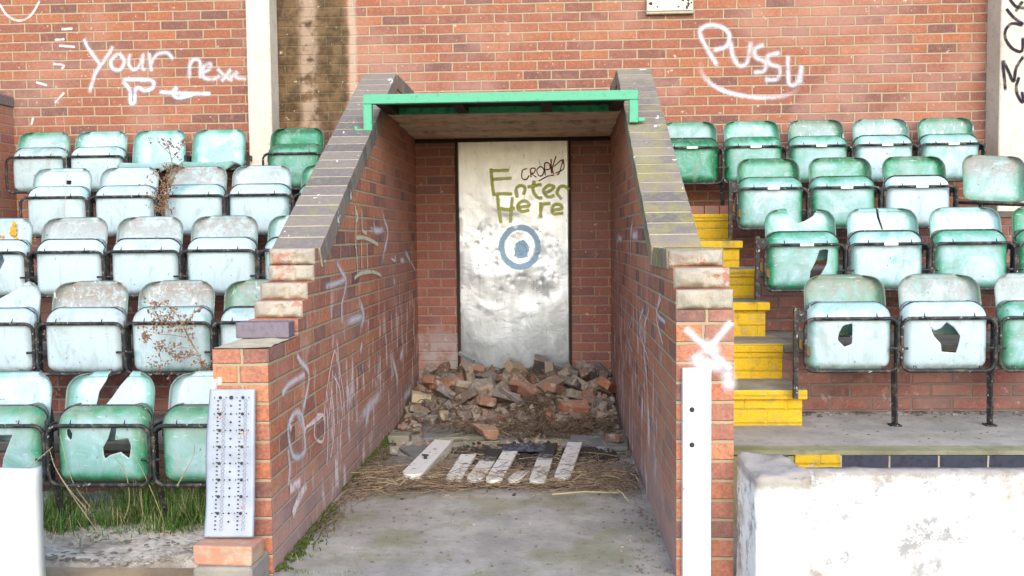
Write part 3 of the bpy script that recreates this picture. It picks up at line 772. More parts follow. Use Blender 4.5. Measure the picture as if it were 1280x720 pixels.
# right passage wall
q7 = lambda pts: crop(750, 260, 6, pts); q8 = lambda pts: crop(750, 440, 6, pts); q9 = lambda pts: crop(700, 120, 2.4, pts)
writing('sprayed_lines', [('haze_w', .06, [q7([(255, 80), (235, 220), (240, 470)]), q7([(150, 150), (130, 300), (145, 440)]), q7([(240, 210), (300, 205)]), q7([(130, 225), (180, 240)]), q8([(335, 0), (350, 110), (365, 300)]), q8([(235, 20), (240, 100)])]),
     ('spw', .020, [q9([(305, 590), (295, 650), (320, 680)]), q9([(270, 640), (255, 700), (250, 740)]), q9([(220, 660), (210, 700)]), [(828, 372), (822, 395), (830, 430)], [(788, 395), (785, 420), (792, 440)], [(806, 385), (800, 410), (812, 450)], q8([(470, 0), (470, 100)]), q8([(335, 0), (345, 90), (362, 220)])])], 'x', XR, right_wall)
writing('white_cross', [('spw', .030, [[(858, 412), (880, 432), (912, 460)], [(912, 404), (890, 430), (868, 448)]]), ('haze_w', .06, [[(862, 450), (885, 455), (912, 458)], [(908, 465), (912, 485)], [(880, 430), (896, 440)]])], 'y', YF, right_wall)
bm = bmesh.new(); strokes(bm, [[(269, 476), (268, 485)], [(275, 474), (275, 478)]], 'y', YF, .03); obj('white_dab', bm, 'spw', left_wall)

# ------------------------------------------------------------------ canopy
can = thing('door_canopy', 'mint green timber canopy with bare boards over the passage doorway', 'canopy', (0, 0, 0))
YC = 5.56
xa, xb = -1.14, .512
bm = bmesh.new(); box(bm, xa, xb, YC, YC + .045, 2.115, 2.172); bevel_all(bm, .003); obj('fascia', bm, 'green', can)
for x0 in (xa, xb - .052):
    bm = bmesh.new(); box(bm, x0, x0 + .052, YC - .002, YC + .043, 1.955 if x0 < 0 else 1.98, 2.113); bevel_all(bm, .003); obj('end_board', bm, 'green', can)
bm = bmesh.new(); box(bm, xa - .05, xa + .02, YC + .01, YC + .04, 1.945, 1.965); tube(bm, [(xa - .045, YC + .02, 1.95), (xa - .052, YC + .02, 1.985)], .010); obj('hook', bm, 'green', can)
bm = bmesh.new(); box(bm, xb, xb + .04, YC + .01, YC + .035, 1.985, 2.01); bevel_all(bm, .004); obj('hook', bm, 'green', can)
bm = bmesh.new(); box(bm, XL + .03, XR - .03, 6.10, 6.14, 2.122, 2.163); obj('rear_board', bm, 'green2', can)
for x in (XL + .02, -.62, -.07, .37):
    bm = bmesh.new(); box(bm, x, x + .07, YC + .047, 6.098, 2.12, 2.163); obj('rafter', bm, 'rafter', can)
ys = 6.15
for k, (wd, zz) in enumerate(((.42, 2.124), (.35, 2.108), (.37, 2.092))):
    bm = bmesh.new(); box(bm, XL + .004, XR - .004, ys, ys + wd, zz, zz + .026); bevel_all(bm, .003); obj('soffit_board', bm, 'board', can); ys += wd + .030
bm = bmesh.new(); box(bm, XL + .003, XR - .003, YC + .02, YB - .003, 2.166, 2.171); obj('roof_felt', bm, 'rafter', can)
bm = bmesh.new(); box(bm, XL + .003, XR - .003, 7.36, YB - .003, 2.062, 2.088); obj('shadow_strip', bm, 'rafter', can)  # dark strip added to stand in for the shadow band above the door

# ------------------------------------------------------------------ sign plate
px0, px1 = at_y(808, 5, 7.36), at_y(867, 5, 7.36)
sg = thing('sign_plate', 'cream metal sign plate with worn black marks high on the wall', 'sign', (0, 0, 0))
zb = at_y(838, 17, 7.36).z
bm = bmesh.new(); box(bm, px0.x, px1.x, 7.362, 7.398, zb, zb + .28); bevel_all(bm, .005); obj('backing', bm, simple('weathered_board', (.50, .44, .36), .8), sg)
bm = bmesh.new(); box(bm, px0.x + .006, px1.x - .006, 7.352, 7.3615, zb + .022, zb + .28); bevel_all(bm, .003); obj('face', bm, 'sign', sg)
q = lambda pts: crop(790, 0, 12, pts)
bm = bmesh.new(); strokes(bm, [q([(262, 45), (260, 60)]), q([(280, 42), (296, 48), (282, 58), (298, 66), (280, 66), (290, 42)]), q([(850, 40), (835, 52), (862, 60), (838, 62)]), q([(812, 95), (850, 85)]), q([(812, 120), (835, 118)]), q([(885, 40), (895, 36)]), q([(750, 2), (775, 6)]), q([(375, 100), (384, 102)]), q([(835, 2), (855, 8)]), q([(690, 100), (705, 98)])], 'y', 7.352, .012)
obj('lettering', bm, 'signink', sg)

# ------------------------------------------------------------------ yellow steps
st = thing('stand_steps', 'steep flight of yellow painted brick steps right of the passage', 'steps', (0, 0, 0))
SZ = [.483, .684, .895, 1.081, 1.263, 1.457]
SX = [(1.335, 1.312), (1.355, 1.345), (1.312, 1.288), (1.316, 1.316), (1.300, 1.28), (1.302, 1.302)]
SY = [4.90 + .375 * i for i in range(6)]
zp = .286
for i in range(6):
    y1 = 7.39; nz = .052
    lip = .022 if i in (0, 2, 4) else .008
    bm = bmesh.new(); box(bm, XRo + .001, SX[i][1], SY[i], (SY[i] + .45) if i < 5 else 6.95, zp - .02, SZ[i] - nz - .002, jit=.001)
    obj('riser', bm, 'yellow', st)
    bm = bmesh.new(); box(bm, XRo + .001, SX[i][0], SY[i] - lip, SY[i] + .018, SZ[i] - nz, SZ[i] - .002); bevel_all(bm, .007, 2); obj('nosing', bm, 'yellow', st)
    bm = bmesh.new(); box(bm, XRo + .001, SX[i][0] - .004, SY[i] - lip + .008, (SY[i] + .44) if i < 5 else 6.95, SZ[i] - nz + .001, SZ[i]); bevel_all(bm, .004); obj('tread', bm, 'tread', st)
    zp = SZ[i]
bm = bmesh.new(); x = XRo + .002
while x < 1.28:
    box(bm, x, min(x + .105, 1.30), 6.90, 7.10, 1.445, 1.52, jit=.002); x += .112
obj('loose_course', bm, simple('worn_red_brick', (.36, .15, .10), .9, scale=9, dark=(.22, .17, .13)), st)
bm = bmesh.new(); box(bm, XRo, 1.30, 6.94, 7.398, 1.40, 1.50); obj('landing', bm, 'tread', st)

# ------------------------------------------------------------------ front: white walls, post, panel, brick
WP = [3.12, 3.47]
def rough_block(x0, x1, y0, y1, z0, z1, res, amp, seed, topamp=.0):
    bm = bmesh.new(); nx = max(2, int((x1 - x0) / res)); ny = max(2, int((y1 - y0) / res)); nz = max(2, int((z1 - z0) / res))
    idx = {}
    def vert(i, j, k):
        key = (i, j, k)
        if key not in idx:
            x = x0 + (x1 - x0) * i / nx; y = y0 + (y1 - y0) * j / ny; z = z0 + (z1 - z0) * k / nz
            n = mnoise.noise_vector(Vector((x * 13 + seed, y * 13, z * 13))) * amp + mnoise.noise_vector(Vector((x * 45 + seed, y * 45, z * 45))) * amp * .45
            p = Vector((x, y, z)) + n
            ex = (i in (0, nx)) + (j in (0, ny)) + (k == nz)
            if ex >= 2:
                c = Vector(((x0 + x1) / 2, (y0 + y1) / 2, (z0 + z1) / 2)); dd = Vector(((c.x - x) if i in (0, nx) else 0, (c.y - y) if j in (0, ny) else 0, (c.z - z) if k == nz else 0))
                p += dd.normalized() * (.006 + topamp * max(0, mnoise.noise(Vector((x * 9, y * 9 + seed, z * 9)))) * (1 if k == nz else .4))
            if k == nz: p.z -= topamp * (mnoise.noise(Vector((x * 8 + seed, y * 8, 0))) + .3) * .5
            idx[key] = bm.verts.new(p)
        return idx[key]
    def quad(a): bm.faces.new([vert(*t) for t in a])
    for i in range(nx):
        for k in range(nz):
            quad(((i, 0, k), (i + 1, 0, k), (i + 1, 0, k + 1), (i, 0, k + 1))); quad(((i, ny, k), (i, ny, k + 1), (i + 1, ny, k + 1), (i + 1, ny, k)))
    for j in range(ny):
        for k in range(nz):
            quad(((0, j, k), (0, j, k + 1), (0, j + 1, k + 1), (0, j + 1, k))); quad(((nx, j, k), (nx, j + 1, k), (nx, j + 1, k + 1), (nx, j, k + 1)))
    for i in range(nx):
        for j in range(ny):
            quad(((i, j, nz), (i + 1, j, nz), (i + 1, j + 1, nz), (i, j + 1, nz))); quad(((i, j, 0), (i, j + 1, 0), (i + 1, j + 1, 0), (i + 1, j, 0)))
    return bm
ww = thing('white_wall', 'low white painted wall with broken end pier in front of the right walkway', 'wall', (0, 0, 0))
bm = rough_block(.880, 6.4, 3.27, 3.36, -.16, .462, .03, .0035, 3.0, .006); obj('wall_panel', bm, 'white', ww, smooth=True)
bm = rough_block(.683, .872, 3.12, 3.466, -.16, .492, .0165, .005, 8.0, .05); obj('end_pier', bm, 'white', ww, smooth=True)
bm = rough_block(-6.4, -1.885, 3.19, 3.27, -.16, .482, .03, .003, 5.0, .006)
o = obj('white_wall', bm, simple('clean_white_masonry', (.84, .84, .83), .8, var=.12, scale=4), smooth=True); tag(o, 'plain white wall end at the bottom left corner', 'wall')

# white timber post against the right pillar
pa, pb = at_y(853.5, 600, 3.43), at_y(889, 600, 3.43); pz = at_y(870, 461, 3.43).z
bm = bmesh.new(); box(bm, pa.x, pb.x, 3.428, 3.4665, -.16, pz); bevel_all(bm, .004, 2); box(bm, pa.x + .012, pa.x + .020, 3.420, 3.4275, -.14, pz - .35)
po = obj('white_post', bm, simple('white_gloss_post', (.82, .82, .83), .5, scale=26, dark=(.42, .38, .34), lo=.58, hi=.68, bumpd=.006)); tag(po, 'white painted timber board fixed up the right pillar front', 'post')
bm = bmesh.new()
for (x, y) in ((865, 512), (865, 556)): p = at_y(x, y, 3.428); bmesh.ops.create_uvsphere(bm, u_segments=8, v_segments=5, radius=.010, matrix=Matrix.Translation((p.x, 3.427, p.z)))
obj('bolt', bm, 'hole', po)

# perforated panel leaning on the left pillar
pt, pbm = .730, .190
pn = thing('perforated_panel', 'pale galvanised panel punched with holes, leaning on the left pillar', 'metal panel', (-1.232, 3.355, .187))
W_, H_ = .182, .555
bm = bmesh.new()
nx, nz = 24, 74; V = []
for i in range(nx + 1):
    c = []
    for j in range(nz + 1):
        x = -W_ / 2 + W_ * i / nx; z = H_ * j / nz
        x += .004 * math.sin(z * 14) * (1 if i < 4 else 0) * (1 - i / 4 if i < 4 else 0) + .012 * (1 - z / H_) * (i / nx - .5)
        y = .004 * math.sin(z * 9) + .002 * mnoise.noise(Vector((x * 20, z * 20, 0))) + (.006 if i in (0, nx) else 0)
        c.append(bm.verts.new((x, y, z)))
    V.append(c)
for i in range(nx):
    for j in range(nz): bm.faces.new((V[i][j], V[i + 1][j], V[i + 1][j + 1], V[i][j + 1]))
sheet = obj('sheet', bm, 'panel', pn, smooth=True); md = sheet.modifiers.new('Thickness', 'SOLIDIFY'); md.thickness = .003
bm = bmesh.new()
def disc(bm, x, z, r, y=-.006, n=10, sx=1.0):
    vs = [bm.verts.new((x + r * sx * math.cos(2 * math.pi * k / n), y, z + r * math.sin(2 * math.pi * k / n))) for k in range(n)]
    vb = [bm.verts.new((v.co.x, y + .002, v.co.z)) for v in vs]
    bm.faces.new(vs)
    for k in range(n): bm.faces.new((vs[k], vb[k], vb[(k + 1) % n], vs[(k + 1) % n]))
k = 0; z = H_ - .032
while z > .03:
    yy = .004 * math.sin(z * 9) - .0055
    if k % 2 == 0:
        for x in (-.042, .045): disc(bm, x, z, .0060, yy)
        for x in (-.064, -.02, .022, .068): disc(bm, x, z, .0028, yy, sx=.5)
    disc(bm, 0, z, .0075 if k == 0 else .0036, yy)
    for x in (-.050, .034): 
        for dz in (-.008, .008): disc(bm, x, z - .02 + dz, .0028, yy, 6, 1.4)
    z -= .031; k += 1
holes = obj('punched_hole', bm, 'hole', pn); holes['kind'] = 'stuff'
bm = bmesh.new()
k = 0; z = H_ - .032
while z > .03:
    yy = .004 * math.sin(z * 9) - .0045
    for x in (-.028, .056):
        for dz in (-.008, .008):
            pts = [(x + .006 * math.cos(a), yy, z - .02 + dz + .006 * math.sin(a)) for a in [2 * math.pi * q_ / 8 for q_ in range(8)]]
            tube(bm, pts, .0009, 4, closed=True)
    z -= .031
ob = obj('raised_ring', bm, simple('grey_rim', (.36, .38, .42), .6), pn); ob['kind'] = 'stuff'
bm = bmesh.new(); p = [(-.05, -.009, .0)]
for (x, z, w_) in ((-.040, .46, .03), (.046, .385, .03), (.05, .11, .025)):
    for q_ in range(5): disc(bm, x + random.uniform(-w_, w_) * .4, z + random.uniform(-w_, w_) * .5, random.uniform(.002, .0045), -.0065 + .004 * math.sin(z * 9), 7)
obj('rust_spot', bm, simple('pink_rust', (.62, .42, .38), .9), pn)['kind'] = 'stuff'
pn.rotation_euler = (R(-9.5), 0, R(1))
bm = bmesh.new(); box(bm, -.111, .111, -.07, .055, 0, .070); bevel_all(bm, .007, 2)
for v in bm.verts: v.co += mnoise.noise_vector(v.co * 18) * .006
bb = obj('support_brick', bm, simple('salmon_brick', (.50, .25, .17), .9, scale=14, dark=(.46, .38, .28)), loc=(-1.222, 3.345, .108)); bb.rotation_euler.z = R(-2)
tag(bb, 'salmon brick at the pillar foot holding up the perforated panel', 'brick')
bm = bmesh.new(); box(bm, -1.33, -1.11, 3.25, 3.462, -.16, .107); bevel_all(bm, .01); o = obj('footing_block', bm, 'walk'); tag(o, 'concrete footing block under the salmon brick at left pillar', 'block')

# ------------------------------------------------------------------ seats
def shell_bm(W, H, rt, rb, yfun, holes=(), nx=44, nz=36, t=.005):
    """Curved plastic shell: x across, z up from 0; holes are polygons in (x, z)."""
    def hw(z):
        w = W / 2
        if z > H - rt:
            d = z - (H - rt); w = W / 2 - rt + math.sqrt(max(0, rt * rt - d * d))
        elif z < rb:
            d = rb - z; w = W / 2 - rb + math.sqrt(max(0, rb * rb - d * d))
        return w
    zs = []
    for j in range(nz + 1):
        t_ = j / nz; zs.append(H * (t_ + (math.sin(2 * math.pi * (t_ - .5)) * -.0) ))
    # denser rows near rounded ends
    zs = [H * (.5 - .5 * math.cos(math.pi * (j / nz))) * .5 + H * j / nz * .5 for j in range(nz + 1)]
    bm = bmesh.new(); uvl = bm.loops.layers.uv.new('UVMap'); rl = bm.verts.layers.float.new('rim'); V = []; info = {}
    for i in range(nx + 1):
        c = []
        for j in range(nz + 1):
            z = zs[j]; u = -1 + 2 * i / nx; u = .6 * u + .4 * math.sin(u * math.pi / 2); x = u * hw(z)
            v = bm.verts.new((x, 0, z)); info[v] = ((u + 1) / 2, z / H); c.append(v)
        V.append(c)
    for i in range(nx):
        for j in range(nz): bm.faces.new((V[i][j], V[i + 1][j], V[i + 1][j + 1], V[i][j + 1]))
    def inside(p, poly):
        r = False; n = len(poly)
        for a in range(n):
            x1, y1 = poly[a]; x2, y2 = poly[(a + 1) % n]
            if (y1 > p[1]) != (y2 > p[1]) and p[0] < (x2 - x1) * (p[1] - y1) / (y2 - y1) + x1: r = not r
        return r
    for poly in holes:
        kill = [f for f in bm.faces if inside((f.calc_center_median().x, f.calc_center_median().z), poly)]
        kv = set(v for f in kill for v in f.verts)
        bmesh.ops.delete(bm, geom=kill, context='FACES')
        for v in kv:
            if not v.is_valid or not v.link_faces: continue
            best = None
            for a in range(len(poly)):
                A = Vector(poly[a]); B = Vector(poly[(a + 1) % len(poly)]); P = Vector((v.co.x, v.co.z)); d = B - A
                tt = max(0, min(1, (P - A).dot(d) / max(1e-9, d.length_squared))); Q = A + d * tt
                if best is None or (Q - P).length < best[0]: best = ((Q - P).length, Q)
            if best and best[0] < .012: v.co.x, v.co.z = best[1]
            v[rl] = 1.0
    bmesh.ops.delete(bm, geom=[v for v in bm.verts if not v.link_faces], context='VERTS')
    for v in bm.verts:
        u_, w_ = info.get(v, (.5, .5)); v.co.y = yfun(u_ * 2 - 1, w_)
    for f in bm.faces:
        for lp in f.loops: lp[uvl].uv = info.get(lp.vert, (.5, .5))
    return bm
def pan_y(u, v):
    y = -.014 - .020 * (1 - abs(u) ** 3) * math.sin(math.pi * min(1, max(0, v)) ** .8)
    y += .055 * max(0, (v - .72) / .28) ** 2.0          # top edge rolls back
    y += .050 * max(0, (abs(u) - .80) / .20) ** 2.2
    y += .020 * max(0, (.10 - v) / .10) ** 2
    return y
def back_y(u, v):
    y = .085 + .075 * v - .012 * u * u
    y -= .045 * max(0, (abs(u) - .80) / .20) ** 2
    y -= .012 * max(0, (.93 - v) < 0) 
    y += .030 * max(0, (v - .88) / .12) ** 2
    return y
cache = {}
def mesh_of(key, name, mat, builder, smooth=True):
    if key not in cache:
        o = obj(name, builder(), mat, smooth=smooth)
        cache[key] = o.data; bpy.data.objects.remove(o)
    o = bpy.data.objects.new(name, cache[key]); COL.objects.link(o); return o
def solid(o, t=.005):
    md = o.modifiers.new('Thickness', 'SOLIDIFY'); md.thickness = t; md.offset = 1; return o

seat_count = [0]
def seat(X, Y, zf, hb, label, fp, fb, group, pan=True, open_=False, pan_holes=(), back_holes=(), plate=False, bracket=False, frame=True, tilt=0, leg=True, end=0):
    """X,Y,zf: floor point; hb: height of the top frame bar above that floor. Hole outlines are seat-local (x, z above bar)."""
    seat_count[0] += 1; sid = seat_count[0]
    t = thing('stadium_seat', label, 'seat', (X, Y, zf), group)
    t.rotation_euler.y = tilt
    pz0 = hb - .265; PH = .342; bz0 = hb - .10; BH = .315
    def setc(o, c): o.color = (*c, 1)
    # backrest
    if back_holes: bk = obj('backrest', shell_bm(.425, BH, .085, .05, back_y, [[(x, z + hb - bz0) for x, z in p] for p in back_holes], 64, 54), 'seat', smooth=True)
    else: bk = mesh_of('back', 'backrest', 'seat', lambda: shell_bm(.425, BH, .085, .05, back_y))
    bk.location = (0, 0, bz0); bk.parent = t; solid(bk); setc(bk, fb)
    if pan:
        if pan_holes: pn_ = obj('seat_pan', shell_bm(.435, PH, .075, .045, pan_y, [[(x, z + hb - pz0) for x, z in p] for p in pan_holes], 64, 54), 'seat', smooth=True)
        elif open_: pn_ = mesh_of('openpan', 'seat_pan', 'seat', lambda: shell_bm(.435, PH, .075, .045, lambda u, v: -.012 - .012 * (1 - abs(u) ** 3) + .018 * math.sin(v * 3.1) - .050 * max(0, (v - .82) / .18) ** 2 - .030 * max(0, (abs(u) - .85) / .15) ** 2))
        else: pn_ = mesh_of('pan', 'seat_pan', 'seat', lambda: shell_bm(.435, PH, .075, .045, pan_y))
        pn_.parent = t; solid(pn_); setc(pn_, fp)
        if open_:
            pn_.location = (0, .09, hb - .085); pn_.rotation_euler = (R(84), 0, 0)
        else:
            pn_.location = (0, 0, pz0); pn_.rotation_euler = (R(random.uniform(-2, 2)), R(random.uniform(-.8, .8)), 0)
    if frame:
        if open_:
            def fb_():
                bm = bmesh.new(); tube(bm, [(.235, .10, -.115), (.235, -.17, -.125), (.20, -.20, -.125), (-.20, -.20, -.125), (-.235, -.17, -.125), (-.235, .10, -.115)], .011, 8); tube(bm, [(-.235, .1, -.115), (.235, .1, -.115)], .011, 8); return bm
            fr = mesh_of('frameopen', 'frame', 'black', fb_)
        else:
            fr = mesh_of('frame', 'frame', 'black', lambda: (lambda bm: (tube(bm, rrect(.236, -.272, 0, .045, .05, -.047), .0095, 8, closed=True), bm)[1])(bmesh.new()))
        fr.location = (0, 0, hb); fr.parent = t
        if not open_:
            def clips():
                bm = bmesh.new()
                tube(bm, [(-.028, -.058, .002), (0, -.060, .004), (.028, -.058, .002)], .005, 6)
                tube(bm, [(0, -.058, .002), (0, -.045, .028)], .005, 6, taper=.0015)
                return bm
            def tab():
                bm = bmesh.new()
                tube(bm, [(0, -.052, -.272), (-.006, -.045, -.245), (.006, -.045, -.246), (.012, -.052, -.272)], .003, 5); return bm
            for x in (-.125, .125): cl = mesh_of('clips', 'clip', 'black', clips, False); cl.location = (x, 0, 0); cl.parent = fr
            for x in (-.17, .16): cl = mesh_of('tabs', 'tab', 'black', tab, False); cl.location = (x, 0, 0); cl.parent = fr
            def pbar():
                bm = bmesh.new(); P = [(-.216, .012, -.06), (-.214, .014, .005)] + [(-.216 + .075 - .075 * math.cos(R(a)), .036, .004 + .075 * math.sin(R(a))) for a in (20, 45, 70, 90)]
                P = P + [(-x, y, z) for x, y, z in P[::-1]]
                tube(bm, P, .0048, 6); return bm
            pb_ = mesh_of('pbar', 'pan_rim_bar', 'black', pbar); pb_.parent = fr
            if plate:
                pl = mesh_of('plate', 'label_plate', 'tin', lambda: (lambda bm: (box(bm, -.035, .045, -.0605, -.057, -.008, .008), bm)[1])(bmesh.new()), False); pl.parent = fr
    # stanchion between neighbours with bolts, and raked leg down to the riser foot
    def stn():
        bm = bmesh.new(); box(bm, .236, .250, -.035, .015, -.275, .0); box(bm, .236, .250, .0, .13, -.04, .0)
        for z in (-.155,):
            tube(bm, [(.195, -.045, z), (.285, -.045, z)], .007, 6); tube(bm, [(.243, -.052, z - .018), (.243, -.052, z + .018)], .009, 6)
        return bm
    sn = mesh_of('stanchion', 'stanchion', 'black', stn, False); sn.location = (0, 0, hb); sn.parent = t
    if leg:
        def lg():
            bm = bmesh.new(); h = hb - .275
            tube(bm, [(.240, .02, h + .01), (.262, .06, .0)], .017, 4)
            box(bm, .235, .289, .03, .09, 0, .008); return bm
        l = mesh_of(('leg', round(hb, 3)), 'leg', 'black', lg, False); l.parent = t
    if bracket:
        def br():
            bm = bmesh.new(); box(bm, -.285, -.262, -.02, .01, -.42 if hb > .56 else -.33, .055)
            for k in range(5): box(bm, -.281, -.266, -.024, -.0195, -.02 - k * .065, .005 - k * .065)
            box(bm, -.262, -.215, .0, .02, -.02, .04); return bm
        b = mesh_of(('br', hb > .56), 'end_bracket', 'black', br, False); b.location = (0, 0, hb); b.parent = t
        def dg():
            bm = bmesh.new(); v = [bm.verts.new(p) for p in ((-.262, -.03, -.10), (-.205, -.03, -.15), (-.205, -.03, -.20), (-.262, -.03, -.15), (-.262, .0, -.10), (-.205, .0, -.15), (-.205, .0, -.20), (-.262, .0, -.15))]
            for f in ((0, 1, 2, 3), (7, 6, 5, 4), (0, 4, 5, 1), (1, 5, 6, 2), (2, 6, 7, 3), (3, 7, 4, 0)): bm.faces.new([v[i] for i in f])
            return bm
        d = mesh_of('gusset', 'gusset', simple('brown_gusset', (.16, .10, .03), .7), dg, False); d.parent = b
    return t
def loc_poly(pts, X, Y, zbar):
    out = []
    for px, py in pts:
        p = at_y(px, py, Y); out.append((p.x - X, p.z - zbar))
    return out

ROWS = {1: (7.08, ZR[3], 1.962), 2: (6.33, ZR[2], 1.612), 3: (5.58, ZR[1], 1.240), 4: (4.83, ZR[0], .867), 5: (4.08, -.012, .471)}
ORD = ['first', 'second', 'third', 'fourth', 'fifth', 'sixth']
RN_L = {1: 'top', 2: 'second highest', 3: 'middle', 4: 'second lowest', 5: 'lowest'}
RN_R = {1: 'top', 2: 'second highest', 3: 'second lowest', 4: 'lowest'}
gridL = [-1.56, -2.05, -2.53, -3.01, -3.49]
q8 = lambda pts: crop(0, 450, 2.667, pts); q6_ = lambda pts: crop(0, 230, 2.88, pts)
# fade, grime, droppings for pan / backrest; counted outward from the passage wall
LEFT = {
 1: [dict(x=-1.51, fp=(.10, .1, 0), fb=(.05, .1, 0), look='mostly hidden dark green'), dict(x=-1.99, fp=(.20, .1, .0), fb=(.06, .05, 0), look='unfaded green'),
     dict(x=-2.61, fp=(.62, .2, 0), fb=(.66, .05, 0), look='aqua lowered', open_=True), dict(x=-3.085, fp=(.72, .2, 0), fb=(.68, .05, 0), look='pale aqua lowered', open_=True),
     dict(x=-3.555, fp=(.80, .1, 0), fb=(.70, .1, .9), look='pale white streaked tipped up'), dict(x=-4.02, fp=(.80, .3, 0), fb=(.62, .2, 0), look='greyish aqua tipped up')],
 2: [dict(x=-1.55, fp=(.6, .1, 0), fb=(.6, .05, 0), look='half hidden aqua'), dict(x=-2.04, fp=(.84, .1, 0), fb=(.95, .35, .5), look='pale streaky'), dict(x=-2.50, fp=(.84, .1, 0), fb=(.88, .8, .4), look='grey backed'),
     dict(x=-2.99, fp=(.85, .1, 0), fb=(.92, .25, 0), look='pale'), dict(x=-3.475, fp=(.90, .05, 0), fb=(.88, .1, 0), look='pale slotted', bh=[[(83, 226), (90, 226), (90, 231), (83, 231)]])],
 3: [dict(x=-1.56, fp=(.80, .1, 0), fb=(.75, .05, 0), look='half hidden pale'), dict(x=-2.045, fp=(.88, .1, 0), fb=(.85, .85, .1), look='brown backed'), dict(x=-2.52, fp=(.92, .1, 0), fb=(.85, .75, .1), look='dusty backed'),
     dict(x=-3.0, fp=(1.0, .05, 0), fb=(.85, .7, .1), look='bleached'), dict(x=-3.485, fp=(.98, .1, 0), fb=(.85, .2, 0), look='orange lichened', lich=True, ph=[[(-9, 318), (3, 318), (6, 326), (0, 338), (-9, 340)]])],
 4: [dict(x=-1.575, fp=(.84, .2, 0), fb=(.55, .75, .4), look='half hidden mossy backed'), dict(x=-2.05, fp=(.84, .25, 0), fb=(.82, 1.0, .3), look='dirty grey backed'), dict(x=-2.53, fp=(1.05, .35, 0), fb=(.80, 1.1, .7), look='whitish, grey backed'),
     dict(x=-3.02, fp=(1.05, .3, 0), fb=(1.0, .25, 0), look='broken backed white', bh=[[(-60, 402), (-20, 385), (0, 374), (22, 361), (36, 350), (42, 346), (44, 325), (-60, 325)]])],
 5: [dict(x=-1.575, fp=(.46, .45, 0), fb=(.84, .1, 0), look='mint green, bleached backed', bh=[q8([(560, 60), (575, 130), (555, 165), (530, 165), (530, 30), (575, 30)])]),
     dict(x=-2.065, fp=(.42, .40, 0), fb=(.72, .05, 0), look='holed green, split backed', ph=[q8([(222, 232), (232, 230), (242, 245), (241, 262), (234, 266), (224, 252)]), q8([(346, 292), (362, 262), (372, 222), (389, 222), (386, 266), (404, 264), (428, 260), (438, 288), (432, 328), (405, 305), (368, 316), (352, 330)])],
          bh=[q8([(362, 30), (352, 70), (333, 105), (328, 160), (350, 160), (378, 125), (402, 85), (432, 50), (440, 25)])]),
     dict(x=-2.555, fp=(.50, .45, 0), fb=(.80, .05, 0), look='green torn panned', ph=[q8([(-20, 250), (46, 250), (30, 290), (15, 330), (10, 360), (-20, 360)])])],
}
for rw, lst in LEFT.items():
    Y, zf, zb = ROWS[rw]
    for k, d in enumerate(lst):
        X = d['x']
        t = seat(X, Y, zf, zb - zf, '%s seat, %s from the passage in the %s left row' % (d['look'], ORD[k], RN_L[rw]), d['fp'], d['fb'], 'tip-up seats left of the passage',
             open_=d.get('open_', False), pan_holes=[loc_poly(p, X, Y - .03, zb) for p in d.get('ph', [])], back_holes=[loc_poly(p, X, Y + .14, zb) for p in d.get('bh', [])])
        if d.get('lich'):
            bm = bmesh.new()
            for a, b_ in (((16, 292), 7), ((18, 288), 6), ((20, 300), 5), ((2, 298), 3), ((42, 298), 3), ((17, 282), 4)):
                p = at_y(a[0], a[1], Y + .12)
                for _ in range(6): bmesh.ops.create_icosphere(bm, subdivisions=1, radius=random.uniform(.3, .7) * b_ / 200 , matrix=Matrix.Translation((p.x - X + random.uniform(-.012, .012), .118, p.z - zf + random.uniform(-.016, .016))) @ Matrix.Diagonal((1, .35, 1, 1)))
            obj('lichen', bm, 'lichen', t)
q4 = lambda pts: crop(980, 340, 5.144, pts); q5 = lambda pts: crop(1120, 330, 2.667, pts); q3r = lambda pts: crop(920, 230, 2.4, pts)
